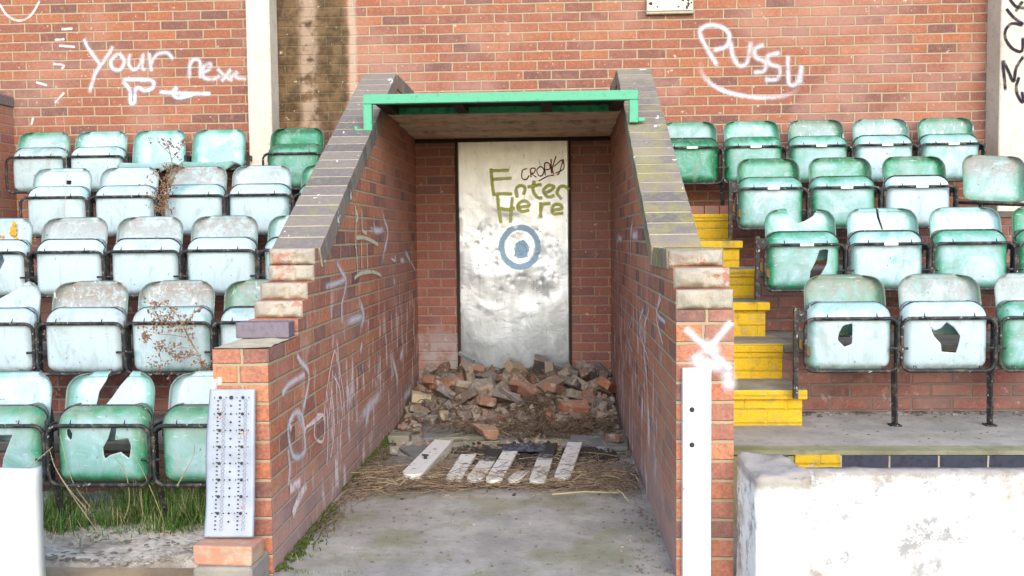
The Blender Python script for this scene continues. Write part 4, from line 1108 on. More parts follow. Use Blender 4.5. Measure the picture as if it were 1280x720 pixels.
RIGHT = {
 1: [dict(x=1.045, fp=(.10, .05, 0), fb=(.55, .25, 0), look='bright green, grey backed'), dict(x=1.52, fp=(.42, .05, 0), fb=(.58, .1, 0), look='mid green', br=0), dict(x=2.005, fp=(.58, .1, 0), fb=(.45, .6, .8), look='bird streaked green'),
     dict(x=2.49, fp=(.72, .05, 0), fb=(.68, .4, 1.0), look='pale aqua, white streaked'), dict(x=2.975, fp=(.66, .05, 0), fb=(.45, .4, 1.0), look='aqua, streaked green backed')],
 2: [dict(x=1.476, fp=(.60, .1, 0), fb=(.30, .1, .1), look='aqua, dark green backed', br=1), dict(x=1.96, fp=(.52, .1, 0), fb=(.33, .15, .15), look='green, mid green backed'), dict(x=2.455, fp=(.88, .05, 0), fb=(.34, .1, 0), look='bleached, green backed'),
     dict(x=2.955, fp=(.8, .1, 0), fb=(.60, .95, 0), look='panless grey green', nopan=True)],
 3: [dict(x=1.495, fp=(.50, .05, 0), fb=(.62, .05, 0), look='holed aqua, notch backed', br=1, ph=[q3r([(250, 200), (264, 196), (277, 198), (272, 240), (256, 268), (240, 292), (220, 294), (222, 262), (238, 232)])], bh=[q3r([(158, 60), (156, 84), (168, 104), (184, 118), (205, 112), (230, 98), (244, 80), (244, 60)])]),
     dict(x=1.985, fp=(.74, .05, 0), fb=(.72, .05, 0), look='pale aqua cracked backed', bh=[q3r([(421, 60), (423, 100), (434, 138), (439, 138), (430, 100), (428, 60)])]), dict(x=2.475, fp=(.56, .05, 0), fb=(.76, .05, 0), look='green edged, pale backed'), dict(x=2.96, fp=(.45, .1, 0), fb=(.30, .1, 0), look='cut off green')],
 4: [dict(x=1.530, fp=(.82, .1, 0), fb=(.42, .75, 0), look='pale holed, green backed', br=1, ph=[q4([(372, 347), (392, 338), (436, 330), (434, 400), (431, 460), (385, 479), (362, 456), (340, 435), (350, 388)])]),
     dict(x=2.02, fp=(.92, .05, 0), fb=(.68, .75, 0), look='bleached, jagged holed', ph=[q5([(106, 194), (124, 222), (148, 214), (168, 193), (194, 213), (212, 240), (206, 268), (198, 295), (150, 291), (147, 264), (125, 240)])]),
     dict(x=2.515, fp=(.52, .1, 0), fb=(.86, .6, 0), look='green, white backed')],
}
for rw, lst in RIGHT.items():
    Y, zf, zb = ROWS[rw]
    for k, d in enumerate(lst):
        X = d['x']
        nop = d.get('nopan', False)
        seat(X, Y, zf, zb - zf, '%s seat, %s from the steps in the %s right row' % (d['look'], ORD[k], RN_R[rw]), d['fp'], d['fb'], 'tip-up seats right of the steps',
             pan=not nop, pan_holes=[loc_poly(p, X, Y - .03, zb) for p in d.get('ph', [])], back_holes=[loc_poly(p, X, Y + .14, zb) for p in d.get('bh', [])], plate=(rw < 3 or (rw == 3 and k < 2)), bracket=bool(d.get('br')), open_=nop, tilt=R(3) if nop else 0)

# ------------------------------------------------------------------ rubble in the passage
random.seed(21)
def mound(x, y):
    t = max(0, min(1, (y - 6.22) / .95)); t = t * t * (3 - 2 * t)
    side = 1 - .35 * max(0, (-x - .55)) - .25 * max(0, x - .1)
    return max(0.0, t * .165 * side + .035 * mnoise.noise(Vector((x * 3.2, y * 3.2, 5))) * min(1, t * 4) + .012 * mnoise.noise(Vector((x * 16, y * 16, 2))) * min(1, t * 5)) + .001
bm = bmesh.new(); grid_sheet(bm, XL + .002, XR - .002, 6.18, YB - .035, 80, 60, lambda x, y: mound(x, y) + .02 * abs(mnoise.noise(Vector((x * 30, y * 30, 0)))) * min(1, max(0, (y - 6.18) * 6)))
o = obj('rubble_fines', bm, 'mound', smooth=False); tag(o, 'heap of brick dust, soil and grit under the broken bricks', 'rubble', kind='stuff')

def frag_mesh(seed, dims, cuts=2):
    random.seed(seed); bm = bmesh.new(); a, b, c = [d / 2 for d in dims]
    box(bm, -a, a, -b, b, -c, c)
    bmesh.ops.recalc_face_normals(bm, faces=bm.faces)
    for _ in range(cuts):
        n = Vector((random.uniform(-1, 1), random.uniform(-1, 1), random.uniform(-.6, .6))).normalized()
        co = n * random.uniform(.35, .7) * (a + b) / 2
        r_ = bmesh.ops.bisect_plane(bm, geom=bm.verts[:] + bm.edges[:] + bm.faces[:], plane_co=co, plane_no=n, clear_outer=True)
        ed = [g for g in r_['geom_cut'] if isinstance(g, bmesh.types.BMEdge)]
        if ed: bmesh.ops.edgeloop_fill(bm, edges=ed)
    bevel_all(bm, .004)
    bmesh.ops.triangulate(bm, faces=bm.faces[:]); bmesh.ops.subdivide_edges(bm, edges=[e for e in bm.edges if e.calc_length() > .03], cuts=1, use_grid_fill=False)
    for v in bm.verts: v.co += mnoise.noise_vector(v.co * 40 + Vector((seed, 0, 0))) * .0045
    return bm
FM = []
dimset = [(.20, .10, .065), (.14, .10, .065), (.11, .10, .062), (.09, .08, .06), (.07, .06, .045), (.16, .1, .065), (.12, .07, .05), (.05, .04, .035)]
for k in range(18):
    dm = dimset[k % 8]; o = obj('frag', frag_mesh(k + 1, dm, 0 if k in (0, 5, 8) else (1 if k % 2 else 2)), 'rubble'); FM.append((o.data, max(dm))); bpy.data.objects.remove(o)
cols = [(.24, .11, .08), (.28, .15, .11), (.18, .11, .09), (.30, .23, .17), (.24, .20, .16), (.16, .13, .12), (.32, .15, .10), (.32, .28, .23), (.18, .17, .17), (.12, .11, .115), (.22, .18, .15), (.20, .15, .13)]
random.seed(5)
pts = []; tries = 0
while len(pts) < 215 and tries < 20000:
    tries += 1
    x = random.uniform(XL + .06, XR - .06); y = random.uniform(6.30, 7.30); k = random.choice(range(18)) if y > 6.55 else random.choice([3, 4, 6, 7, 12, 14, 15, 11, 2]); r_ = FM[k][1] * .40
    if all((x - a) ** 2 + (y - b) ** 2 > ((r_ + c) * .72) ** 2 for a, b, c, _ in pts): pts.append((x, y, r_, k))
GR = 'broken bricks heaped in front of the metal door'
def frag(x, y, z, k, rot, color, label, group=GR, name='broken_brick'):
    o = bpy.data.objects.new(name, FM[k][0]); COL.objects.link(o); o.location = (x, y, z); o.rotation_euler = rot; o.color = (*color, 1)
    tag(o, label, 'broken brick', group); return o
def rest_z(k, rot, x, y, extra=0):
    Rm = Euler(rot).to_matrix(); lo = min((Rm @ v.co).z for v in FM[k][0].vertices); return mound(x, y) - lo - .010 + extra
for x, y, r_, k in pts:
    rot = (random.gauss(0, .35), random.gauss(0, .35), random.uniform(0, 6.28))
    c = random.choice(cols)
    frag(x, y, rest_z(k, rot, x, y), k, rot, c, 'broken brick lump in the rubble heap before the metal door')
# second layer of larger pieces lying on top
for _ in range(34):
    x = random.uniform(XL + .12, XR - .12); y = random.uniform(6.55, 7.22); k = random.choice([0, 1, 2, 5, 8, 9, 10, 13, 16]); rot = (random.gauss(0, .5), random.gauss(0, .5), random.uniform(0, 6.28))
    frag(x, y, rest_z(k, rot, x, y, .042), k, rot, random.choice(cols), 'broken brick lump in the rubble heap before the metal door')
bmc = bmesh.new()
for _ in range(1500):
    x = random.uniform(XL + .03, XR - .03); y = 6.15 + abs(random.gauss(0, .42)) if random.random() < .8 else random.uniform(5.6, 6.3)
    if y > 7.3 or (y < 6.2 and x > -.75 and random.random() < .7): continue
    q_ = random.uniform(.006, .024); bmesh.ops.create_icosphere(bmc, subdivisions=1, radius=q_, matrix=Matrix.Translation((x, y, mound(x, y) + q_ * .3 + (.02 if y > 6.5 else 0) * random.random())) @ Euler((random.random() * 3, random.random() * 3, 0)).to_matrix().to_4x4() @ Matrix.Diagonal((random.uniform(.7, 1.7), 1, random.uniform(.5, .9), 1)))
o = obj('brick_crumbs', bmc, simple('brick_crumb', (.34, .20, .15), .95, scale=7, dark=(.30, .28, .25), lo=.42, hi=.58)); tag(o, 'small brick crumbs and mortar bits between the broken bricks', 'crumbs', kind='stuff')
def special(px, py, Y, k, rot, color, label, extra=.05):
    p = at_y(px, py, Y); frag(p.x, Y, rest_z(k, rot, p.x, Y, extra), k, rot, color, label, None)
special(760, 482, 6.75, 0, (.5, .3, 1.2), (.40, .15, .09), 'bright orange brick chunk against the right passage wall', .06)
special(526, 472, 6.65, 9, (.1, .1, .2), (.52, .44, .30), 'cream topped brick block against the left passage wall', .06)
special(718, 508, 6.42, 8, (.35, .1, .35), (.40, .17, .11), 'whole salmon brick tilted on the right of the heap', .04)
special(572, 470, 6.9, 0, (.2, -.1, .3), (.40, .21, .16), 'long pinkish brick near the top left of the heap', .06)
special(644, 452, 7.1, 5, (.6, .3, .8), (.36, .27, .19), 'tan slab of brick propped at the very top of the heap', .07)
special(606, 555, 5.85, 13, (.2, .1, .3), (.36, .20, .14), 'reddish brick lump lying behind the white pickets', .015)
# metal strip and pipe
bm = bmesh.new(); a = at_z(625, 486, .24); b = at_z(650, 504, .17); tube(bm, [(a.x, a.y, a.z), (b.x, b.y, b.z)], .016, 8)
o = obj('metal_pipe', bm, simple('bright_pipe', (.62, .64, .68), .3, .9)); tag(o, 'short shiny metal pipe poking out of the rubble', 'pipe')
bm = bmesh.new(); a = at_y(572, 441, 7.2); b = at_y(594, 452, 7.0); box(bm, -.07, .07, -.02, .02, -.012, .012); bevel_all(bm, .003)
o = obj('metal_bar', bm, simple('grey_bar', (.24, .27, .30), .5, .6)); o.location = ((a + b) / 2); o.rotation_euler = (0, R(28), R(-12)); tag(o, 'grey metal bar end leaning against the door foot', 'bar')

# paving slabs
def slab(px, py, w, d, h, rz, label, mat='slab', z0=.0):
    p = at_z(px, py, z0); bm = bmesh.new(); box(bm, -w / 2, w / 2, -d / 2, d / 2, 0, h, jit=.004); bevel_all(bm, .006)
    o = obj('paving_slab', bm, mat, loc=(p.x, p.y, z0)); o.rotation_euler = (R(random.uniform(-1, 1)), R(random.uniform(-.6, .6)), rz); tag(o, label, 'slab', 'paving slabs lying on the passage floor'); return o
slab(570, 543, .44, .40, .030, .15, 'bluish grey paving slab in front of the heap, left of centre')
slab(500, 552, .135, .15, .05, .05, 'small pale faced block slab beside the left wall', concrete_mat('pale_block', (.34, .31, .25), (.22, .20, .16)))
slab(503, 582, .20, .30, .022, -.2, 'tilted grey slab beside the mossy left wall foot')
slab(528, 566, .20, .28, .022, .5, 'dark grey slab between the thick timber and left wall')
slab(748, 557, .36, .30, .03, -.05, 'wide pale grey slab beside the right passage wall')
slab(765, 588, .22, .20, .02, .2, 'cracked slab corner nearest the right wall foot')
for (px, py, k, c, lb_) in ((492, 566, 4, (.36, .34, .30), 'round pale stone by the mossy left wall foot'), (519, 541, 12, (.36, .30, .24), 'grey brown stone behind the small block slab'), (757, 530, 3, (.42, .34, .27), 'tan cobble near the right wall in front of the heap'), (700, 531, 6, (.40, .33, .26), 'flat tan stone below the heap, right of centre'), (768, 556, 14, (.22, .12, .09), 'dark red brick end against the right wall foot')):
    p = at_z(px, py, .01); rot = (.1, .1, random.uniform(0, 3)); Rm = Euler(rot).to_matrix(); lo = min((Rm @ v.co).z for v in FM[k][0].vertices)
    frag(p.x, p.y, -lo + (.02 if py < 560 else .0), k, rot, c, lb_, None, 'stone')

# ------------------------------------------------------------------ broken picket panel and timber
def plank_bm(L, w, t, roundend=True, twist=0):
    prof = []
    if roundend:
        for k in range(7): a = R(180 + 30 * k); prof.append((w / 2 * math.cos(a), -L / 2 + w / 2 + w / 2 * math.sin(a)))
    else: prof += [(-w / 2, -L / 2), (w / 2, -L / 2)]
    prof += [(w / 2, L / 2), (w * .1, L / 2 - .02), (-w / 2, L / 2 - .008)]
    bm = bmesh.new(); a = [bm.verts.new((x, y, 0)) for x, y in prof]; b = [bm.verts.new((x, y, t)) for x, y in prof]
    bm.faces.new(a[::-1]); bm.faces.new(b); n = len(prof)
    for i in range(n): bm.faces.new((a[i], a[(i + 1) % n], b[(i + 1) % n], b[i]))
    bevel_all(bm, .002); return bm
base = at_z(640, 585, 0)
pp = thing('picket_panel', 'charred section of white picket fence lying flat in the passage', 'fence panel', (base.x, base.y, 0))
def lay_plank(parent, pf, pb, w, t, z, name, mat):
    a = at_z(pf[0], pf[1], z + t); b = at_z(pb[0], pb[1], z + t); d = b - a; L = math.hypot(d.x, d.y)
    bm = plank_bm(L, w, t); o = obj(name, bm, mat, parent)
    c = (a + b) / 2; o.location = (c.x - (parent.location.x if parent else 0), c.y - (parent.location.y if parent else 0), z); o.rotation_euler = (0, 0, math.atan2(d.y, d.x) - math.pi / 2); return o
for pf, pb, mt in (((566, 598), (586, 567), 'wwood'), ((592, 599), (620, 560), 'burnt'), ((616, 600), (638, 563), 'wwood'), ((671, 601), (688, 553), 'burnt'), ((702, 597), (719, 552), 'wwood')):
    lay_plank(pp, pf, pb, .088, .020, .034, 'picket', mt)
o = lay_plank(pp, (640, 600), (655, 588), .068, .018, .034, 'picket', 'wwood')
for yy in (592, 560):
    a = at_z(560, yy, .03); b = at_z(722, yy - 2, .03); L = (b - a).length
    bm = bmesh.new(); box(bm, 0, L, -.022, .022, 0, .0325); bevel_all(bm, .002); o = obj('rail', bm, 'railw', pp); o.location = (a.x - base.x, a.y - base.y, 0.0); o.rotation_euler = (0, 0, math.atan2(b.y - a.y, b.x - a.x))
tm = lay_plank(None, (513, 593), (555, 549), .115, .06, .012, 'thick_timber', 'wwood'); tag(tm, 'thick white peeling timber lying left of the picket panel', 'timber')
bm = bmesh.new(); tube(bm, [(0, -.08, .06), (.0, -.08, .078)], .010, 8); tube(bm, [(-.018, -.08, .082), (.018, -.08, .080)], .006, 6); obj('rusty_bolt', bm, 'hole', tm)
# rag and ash
bm = bmesh.new()
grid_sheet(bm, -.13, .13, -.10, .10, 26, 20, lambda x, y: .02 + .028 * abs(mnoise.noise(Vector((x * 34, y * 34, 3)))) * max(0, 1 - (x / .14) ** 2) * max(0, 1 - (y / .11) ** 2) * 2 - .012)
p = at_z(655, 560, .05); o = obj('rag', bm, 'litter', loc=(p.x, p.y, .045), smooth=True); tag(o, 'crumpled blue grey rag behind the pickets', 'rag'); o.modifiers.new('Thickness', 'SOLIDIFY').thickness = .003

# ------------------------------------------------------------------ stalks, straw, moss, grass
def blade_strip(bm, p0, d, L, w, droop=.3, n=3):
    d = d.normalized(); side = d.cross(Vector((0, 0, 1))); side = (side if side.length > .05 else Vector((1, 0, 0))).normalized(); prev = None; p = Vector(p0)
    dirv = d.copy()
    for i in range(n + 1):
        ww = w * (1 - .9 * i / n) / 2
        a, b = bm.verts.new(p - side * ww), bm.verts.new(p + side * ww)
        if prev: bm.faces.new((prev[0], prev[1], b, a))
        prev = (a, b); dirv = (dirv + Vector((d.x, d.y, 0)) * droop * .25 - Vector((0, 0, droop * .35 * (i + 1) / n))).normalized(); p = p + dirv * L / n
random.seed(11)
bm = bmesh.new()
def straw(n, f, lmin=.06, lmax=.22, zmax=.05, ang=(0, 6.28)):
    for _ in range(n):
        x, y = f(); a = random.uniform(*ang); L = random.uniform(lmin, lmax); z = mound(x, y) + random.uniform(.003, zmax) if y > 6.2 else random.uniform(.004, zmax)
        d = Vector((math.cos(a), math.sin(a), random.uniform(-.10, .10))) * L / 2; c = Vector((x, y, z))
        if not (XL + .01 < c.x - abs(d.x) and c.x + abs(d.x) < XR - .01): continue
        m = c + Vector((random.uniform(-1, 1), random.uniform(-1, 1), 0)) * L * .12
        m.z += .006
        tube(bm, [c - d, m, c + d], random.uniform(.0008, .0019), 3)
def band(px0, px1, py, spread, sy=.06):
    def f():
        p = at_z(random.uniform(px0, px1), py + random.gauss(0, spread), 0); return p.x, p.y
    return f
straw(500, band(455, 800, 607, 4.5), zmax=.05, ang=(-.5, .5)); straw(1000, band(455, 800, 604, 7), zmax=.06)
straw(800, band(455, 570, 600, 9), zmax=.05)
straw(600, band(700, 800, 598, 9), zmax=.04)
straw(200, band(545, 745, 583, 9), zmax=.03)
straw(260, band(560, 760, 533, 6), zmax=.035, ang=(-.4, .4))
straw(260, band(520, 760, 505, 18), zmax=.09)
straw(260, band(400, 470, 612, 8), zmax=.02, ang=(.4, 1.4))
straw(500, lambda: (XL + .02 + abs(random.gauss(0, .07)), random.uniform(3.9, 5.6)), .03, .12, zmax=.02, ang=(.9, 2.2))
bmh, bm = bm, bmesh.new(); straw(190, band(455, 800, 606, 6), zmax=.065); straw(120, band(560, 760, 560, 20), zmax=.05); o2 = obj('pale_straw', bm, 'hay'); tag(o2, 'paler strands mixed through the dead straw', 'straw', kind='stuff'); bm = bmh
o = obj('straw', bm, 'straw'); tag(o, 'dead straw and stalks strewn across the passage floor', 'straw', kind='stuff')
# long dry rods
bm = bmesh.new()
for a, b in (((640, 541), (676, 543)), ((560, 526), (612, 531)), ((690, 618), (772, 616)), ((771, 612), (785, 626)), ((500, 602), (470, 613))):
    A = at_z(*a, .03); B = at_z(*b, .02); tube(bm, [A, (A + B) / 2 + Vector((0, 0, .01)), B], .004, 5)
o = obj('dry_sticks', bm, 'hay'); tag(o, 'long pale dry stalks lying on the passage floor', 'stalks', kind='stuff')
# charcoal and dark debris under pickets
bm = bmesh.new()
for _ in range(900):
    cx, cy = random.choice([(640, 575), (650, 568), (690, 575), (735, 572), (660, 580), (600, 572), (745, 575)]); p = at_z(cx + random.gauss(0, 12), cy + random.gauss(0, 6), 0)
    if p.x > XR - .05 or p.x < XL + .05: continue
    bmesh.ops.create_icosphere(bm, subdivisions=1, radius=random.uniform(.006, .02), matrix=Matrix.Translation((p.x, p.y, random.uniform(.004, .025))) @ Euler((random.random(), random.random(), 0)).to_matrix().to_4x4() @ Matrix.Diagonal((random.uniform(.6, 2), 1, .6, 1)))
for _ in range(500):
    p = at_z(random.uniform(480, 800), random.gauss(585, 14), 0)
    if not (XL + .04 < p.x < XR - .04) or p.y > 6.2: continue
    bmesh.ops.create_icosphere(bm, subdivisions=1, radius=random.uniform(.003, .010), matrix=Matrix.Translation((p.x, p.y, .004)) @ Matrix.Diagonal((random.uniform(.6, 2), 1, .6, 1)))
o = obj('charred_debris', bm, simple('char', (.05, .04, .035), .95, var=.5)); tag(o, 'charred bits and soil among the white pickets', 'debris', kind='stuff')
bm = bmesh.new()
for cx, cy, sx_, n in ((672, 502, 12, 330), (650, 480, 40, 200), (560, 500, 20, 90), (735, 520, 30, 140), (600, 462, 30, 90), (690, 528, 30, 200), (600, 528, 40, 120)):
    for _ in range(n):
        p = at_z(cx + random.gauss(0, sx_), cy + random.gauss(0, 6), .12); p.y = min(7.25, max(5.9, p.y)); p.x = min(XR - .1, max(XL + .1, p.x)); z = mound(p.x, p.y) + random.uniform(.03, .085)
        d = Vector((random.gauss(0, 1), random.gauss(0, 1), random.gauss(0, .25))).normalized() * random.uniform(.03, .11); c = Vector((p.x, p.y, z)); m = c + Vector((0, 0, random.uniform(.0, .03)))
        d.x = max(XL + .02 - c.x, min(XR - .02 - c.x, d.x))
        tube(bm, [c - d * .8, m, c + d * .8], random.uniform(.0016, .0042), 3)
o = obj('twigs', bm, simple('dark_dead_twigs', (.14, .10, .07), .95, var=.5)); tag(o, 'tangle of dark dead twigs and roots over the rubble heap', 'twigs', kind='stuff')
# grit over the floor
bm = bmesh.new()
for _ in range(800):
    if random.random() < .5: x = XR - abs(random.gauss(0, .09)) - .01
    else: x = random.uniform(XL + .02, XR - .02)
    y = random.uniform(3.5, 6.3)
    bmesh.ops.create_icosphere(bm, subdivisions=1, radius=random.uniform(.002, .009) * (1.5 if y > 4.8 else 1), matrix=Matrix.Translation((x, y, .002)) @ Matrix.Diagonal((1, random.uniform(.6, 1.4), .6, 1)))
o = obj('grit', bm, simple('mixed_grit', (.16, .13, .11), .95, var=.5, scale=3, dark=(.40, .36, .32))); tag(o, 'grit and crumbs scattered over the passage floor', 'grit', kind='stuff')
# moss along left wall foot
bm = bmesh.new()
for _ in range(430):
    y = random.uniform(3.5, 6.2); w_ = .018 + .03 * max(0, mnoise.noise(Vector((y * 2.2, 3, 0))) + .25); x = XL + abs(random.gauss(0, w_)) ; 
    if mnoise.noise(Vector((y * 1.7, 8, 0))) < -.22: continue
    bmesh.ops.create_icosphere(bm, subdivisions=1, radius=random.uniform(.004, .013), matrix=Matrix.Translation((x + .004, y, max(.001, .015 - (x - XL) * .25))) @ Matrix.Diagonal((1, 1.2, .7, 1)))
for _ in range(500):
    y = random.uniform(3.6, 6.1)
    if mnoise.noise(Vector((y * 1.7, 8, 0))) < -.1: continue
    blade_strip(bm, (XL + abs(random.gauss(0, .05)) + .005, y, .006), Vector((random.uniform(-.1, .8), random.uniform(-1, 1), 1.2)), random.uniform(.02, .055), .006)
o = obj('moss', bm, 'moss'); tag(o, 'green moss and tiny weeds along the left wall foot', 'moss', kind='stuff')
# grass clump under the front left seats + tufts at bottom
bm = bmesh.new(); bh = bmesh.new()
def tuft(px, py, n, h, spread, zz=-.01):
    p0 = at_z(px, py, zz)
    for _ in range(n):
        x = p0.x + random.gauss(0, spread); y = p0.y + random.gauss(0, spread * .5)
        if x > XLo - .01 and x < XL + .01: continue
        tgt = bm if random.random() < .80 else bh
        blade_strip(tgt, (x, y, zz - .02), Vector((random.gauss(0, .38), random.gauss(0, .38), 1)), h * random.uniform(.45, 1.15), random.uniform(.004, .008), random.uniform(.1, .7), 4)
for px, py, n, h, sp in ((190, 652, 520, .22, .09), (240, 655, 330, .22, .05), (150, 655, 260, .15, .06), (65, 662, 320, .12, .06), (95, 655, 260, .13, .07), (215, 662, 300, .14, .08), (130, 668, 120, .08, .12), (20, 660, 160, .12, .08), (60, 650, 200, .15, .04), (205, 640, 420, .20, .12), (120, 640, 200, .16, .10), (80, 640, 260, .20, .03), (185, 645, 160, .34, .06), (240, 645, 140, .34, .05), (60, 655, 120, .22, .03)):
    tuft(px, py, n, h, sp)
for px, py, n, h, sp in ((440, 716, 70, .035, .02), (395, 718, 60, .03, .03), (600, 717, 60, .03, .02), (372, 716, 60, .04, .02), (420, 719, 40, .03, .04), (365, 700, 80, .05, .02), (385, 695, 60, .04, .02)):
    tuft(px, py, n, h, sp, .0)
o = obj('grass', bm, 'grass'); tag(o, 'green grass and weeds growing below the lowest left seats', 'grass', kind='stuff')
o = obj('dead_grass', bh, 'hay'); tag(o, 'bleached dead grass blades among the green weeds', 'grass', kind='stuff')
# long bleached stalks rising over the front left seats
def stalks(name, label, lst, r=.0025, mat='hay'):
    bm = bmesh.new()
    for path, Y0, Y1 in lst:
        P = [at_y(px, py, Y0 + (Y1 - Y0) * i / (len(path) - 1)) for i, (px, py) in enumerate(path)]
        tube(bm, catmull(P, 5), r, 4, taper=r * .5)
    o = obj(name, bm, mat); tag(o, label, 'plant'); return o
q = lambda pts: crop(0, 450, 2.667, pts)
stalks('dry_stalks', 'long bleached grass stalks bent across the lowest holed seat', [
    (q([(335, 585), (260, 480), (190, 370), (165, 300)]), 4.0, 3.95), (q([(290, 500), (230, 430), (185, 360), (170, 320)]), 4.05, 3.97), (q([(520, 580), (480, 520), (465, 440)]), 4.1, 4.0), (q([(465, 600), (475, 520), (470, 430)]), 4.1, 4.0),
    (q([(300, 490), (240, 400), (200, 250)]), 4.1, 4.0), (q([(540, 520), (490, 400), (440, 300)]), 4.1, 3.98), (q([(400, 560), (430, 480), (420, 380), (380, 320)]), 4.1, 3.98), (q([(90, 365), (140, 320), (175, 290)]), 3.98, 3.96), (q([(590, 420), (640, 330), (650, 280)]), 4.0, 3.97)])
stalks('dry_grass', 'thin dry stem rising through the slotted left seat', [([(84, 330), (80, 275), (83, 230), (82, 180), (79, 140)], 5.9, 6.1)], .0022)
# dried weeds with seed heads
def dry_weed(label, stems, Y, heads, seed):
    random.seed(seed); t = thing('dried_weed', label, 'plant', tuple(at_y(*stems[0][0][0], Y)))
    o0 = t.location.copy(); bm = bmesh.new(); bh = bmesh.new(); ends = []
    for path, r0 in stems:
        P = catmull([at_y(px, py, Y + random.uniform(-.03, .03)) - o0 for px, py in path], 6)
        tube(bm, P, r0, 5, taper=r0 * .4)
        for p in P[3:]:
            if random.random() < .75:
                d = Vector((random.gauss(0, 1), random.gauss(0, .6), random.gauss(.3, .8))).normalized() * random.uniform(.02, .07)
                e = p + d; tube(bm, [p, p + d * .5 + Vector((0, 0, .006)), e], .0012, 3); ends.append(e)
                if random.random() < .6:
                    e2 = e + Vector((random.gauss(0, 1), random.gauss(0, .6), random.gauss(0, .8))).normalized() * .03; tube(bm, [e, e2], .0009, 3); ends.append(e2)
    for e in ends:
        for _ in range(random.choice((1, 2, 3))):
            bmesh.ops.create_icosphere(bh, subdivisions=1, radius=random.uniform(.003, .007), matrix=Matrix.Translation(e + Vector((random.gauss(0, .006), random.gauss(0, .006), random.gauss(0, .006)))) @ Matrix.Diagonal((1, 1, random.uniform(.6, 1.6), 1)))
    for px, py, rr in heads:
        c = at_y(px, py, Y - .03) - o0
        for _ in range(int(26 * rr / 6) + 8):
            d = Vector((random.gauss(0, 1), random.gauss(0, .7), random.gauss(0, 1))) * rr / 380 ;
            a = c + d; b = a + Vector((random.gauss(0, 1), random.gauss(0, 1), random.gauss(0, 1))).normalized() * .013
            tube(bh, [a, b], .0036, 4, taper=.0014)
    obj('stem', bm, 'drystem', t); obj('seed_head', bh, 'dryhead', t)['kind'] = 'stuff'
w1 = [([(213, 292), (210, 262), (209, 238), (215, 210), (212, 190), (205, 172)], .006), ([(205, 288), (204, 262), (214, 232), (208, 215)], .004), ([(209, 240), (200, 224), (190, 212)], .003), ([(214, 200), (226, 186), (232, 172)], .003), ([(212, 192), (200, 180), (196, 170)], .0025), ([(211, 230), (222, 214), (232, 205)], .0025), ([(207, 255), (196, 246), (186, 236)], .0025), ([(205, 270), (196, 262), (190, 250)], .002)]
dry_weed('brown dried weed standing between seats of the second highest left row', w1, 6.20, [(205, 256, 7), (208, 244, 7), (205, 236, 6), (214, 228, 6), (204, 250, 6), (218, 212, 6), (230, 178, 5), (208, 210, 5), (202, 262, 5)], 4)
q = lambda pts: crop(180, 230, 2.88, pts)
w2 = [(q([(225, 720), (215, 680), (200, 620), (165, 560), (130, 490), (100, 450), (60, 430)]), .006), (q([(160, 555), (110, 545), (60, 540), (10, 530)]), .0025), (q([(150, 530), (160, 490), (178, 460)]), .0022), (q([(195, 610), (120, 630), (60, 640)]), .0022), (q([(130, 490), (90, 500), (50, 470), (20, 430)]), .0022), (q([(180, 590), (120, 590), (50, 590)]), .002), (q([(215, 680), (225, 720), (240, 760), (235, 800)]), .006), (q([(235, 800), (262, 830), (255, 860), (220, 870), (180, 900)]), .004)]
dry_weed('spiky dried thistle across the dirty grey backed seat on the left', w2, 4.62, [(182 + 0, 421, 5), (198, 397, 8), (196, 458, 8), (183, 421, 5), (200, 432, 5), (222, 447, 5), (194, 380, 4), (207, 402, 5), (253, 455, 4), (255, 478, 5), (252, 492, 5)], 9)
# leaf litter on walkway at riser foot
bm = bmesh.new()
random.seed(31)
for _ in range(520):
    x = random.uniform(1.32, 4.5); y = 5.26 - abs(random.gauss(0, .05)); bmesh.ops.create_icosphere(bm, subdivisions=1, radius=random.uniform(.004, .014), matrix=Matrix.Translation((x, y, ZR[0] + .003)) @ Matrix.Diagonal((1.5, 1, .5, 1)))
for _ in range(160):
    x = random.uniform(1.32, 4.0); y = random.uniform(4.5, 5.2); bmesh.ops.create_icosphere(bm, subdivisions=1, radius=random.uniform(.002, .006), matrix=Matrix.Translation((x, y, ZR[0] + .001)) @ Matrix.Diagonal((1.5, 1, .5, 1)))
for (y, z) in ((6.01, ZR[1]), (6.76, ZR[2])):
    for _ in range(240):
        x = random.uniform(1.32, 4.5); yy = y - abs(random.gauss(0, .05)); bmesh.ops.create_icosphere(bm, subdivisions=1, radius=random.uniform(.004, .011), matrix=Matrix.Translation((x, yy, z + .002)) @ Matrix.Diagonal((1.5, 1, .5, 1)))
o = obj('leaf_litter', bm, simple('litter_soil', (.10, .085, .07), .95, var=.5, scale=4, dark=(.38, .35, .31))); tag(o, 'dirt and leaf litter gathered at the foot of the right risers', 'litter', kind='stuff')
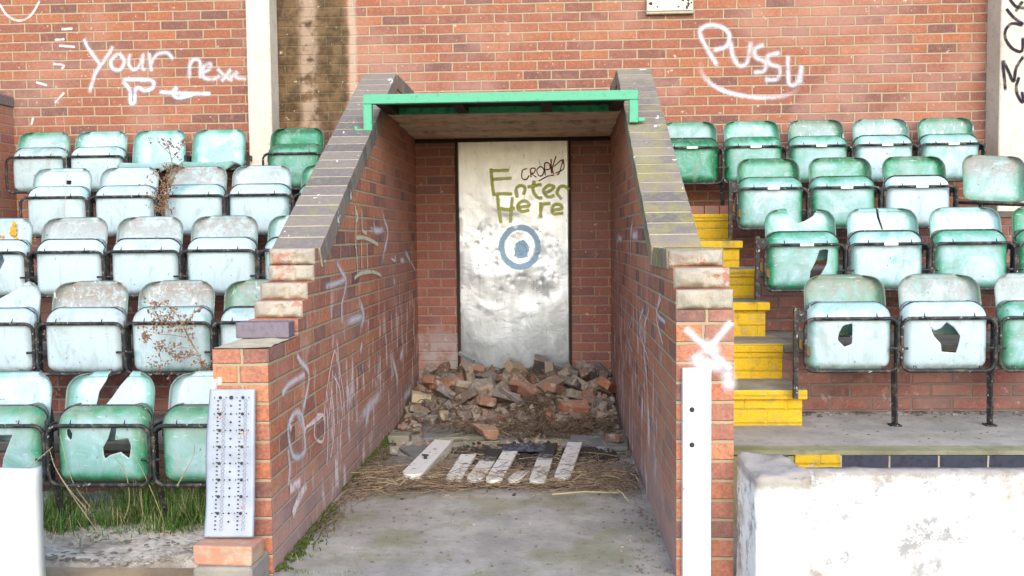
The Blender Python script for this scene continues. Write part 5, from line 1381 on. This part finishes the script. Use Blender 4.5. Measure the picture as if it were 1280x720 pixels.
# dirt clods at left ground
bm = bmesh.new()
for _ in range(1500):
    p = at_z(random.uniform(0, 265), random.uniform(640, 716), 0); bmesh.ops.create_icosphere(bm, subdivisions=1, radius=random.uniform(.003, .012), matrix=Matrix.Translation((p.x, p.y, (-.010 + .02 * mnoise.noise(Vector((p.x * 3, p.y * 3, 1)))) if p.y > 3.62 else -.032)) @ Matrix.Diagonal((1.5, 1, .6, 1)))
o = obj('clods', bm, simple('clod_soil', (.16, .14, .12), .95, var=.5, scale=4, dark=(.42, .40, .36))); tag(o, 'small clods and grit on the dusty left ground', 'grit', kind='stuff')

# ------------------------------------------------------------------ light
w = bpy.data.worlds.new('World'); scene.world = w; w.use_nodes = True
nt = w.node_tree; nt.nodes.clear()
sky = nt.nodes.new('ShaderNodeTexSky'); sky.sky_type = 'NISHITA'; sky.sun_disc = False
EL, AZ = R(32), R(170)          # veiled sun behind the viewer, a little to the right
sky.sun_elevation = EL; sky.sun_rotation = AZ; sky.air_density = 1.2; sky.dust_density = 1.5; sky.ozone_density = 1.0
bg = nt.nodes.new('ShaderNodeBackground'); bg.inputs[1].default_value = .15
out = nt.nodes.new('ShaderNodeOutputWorld'); nt.links.new(sky.outputs[0], bg.inputs[0]); nt.links.new(bg.outputs[0], out.inputs[0])
sd = bpy.data.lights.new('sun', 'SUN'); sd.energy = .72; sd.angle = R(45); sd.color = (1, .965, .93)
so = bpy.data.objects.new('sun', sd); COL.objects.link(so)
sdir = Vector((math.sin(AZ) * math.cos(EL), math.cos(AZ) * math.cos(EL), math.sin(EL)))
so.rotation_euler = (-sdir).to_track_quat('-Z', 'Y').to_euler(); so.location = sdir * 20
scene.view_settings.view_transform = 'Standard'; scene.view_settings.look = 'None'; scene.view_settings.gamma = 1; scene.view_settings.use_curve_mapping = False
scene.view_settings.exposure = 1.22
scene.render.engine = 'CYCLES'
scene.cycles.use_denoising = True
scene.cycles.max_bounces = 6; scene.cycles.diffuse_bounces = 4; scene.cycles.transparent_max_bounces = 16
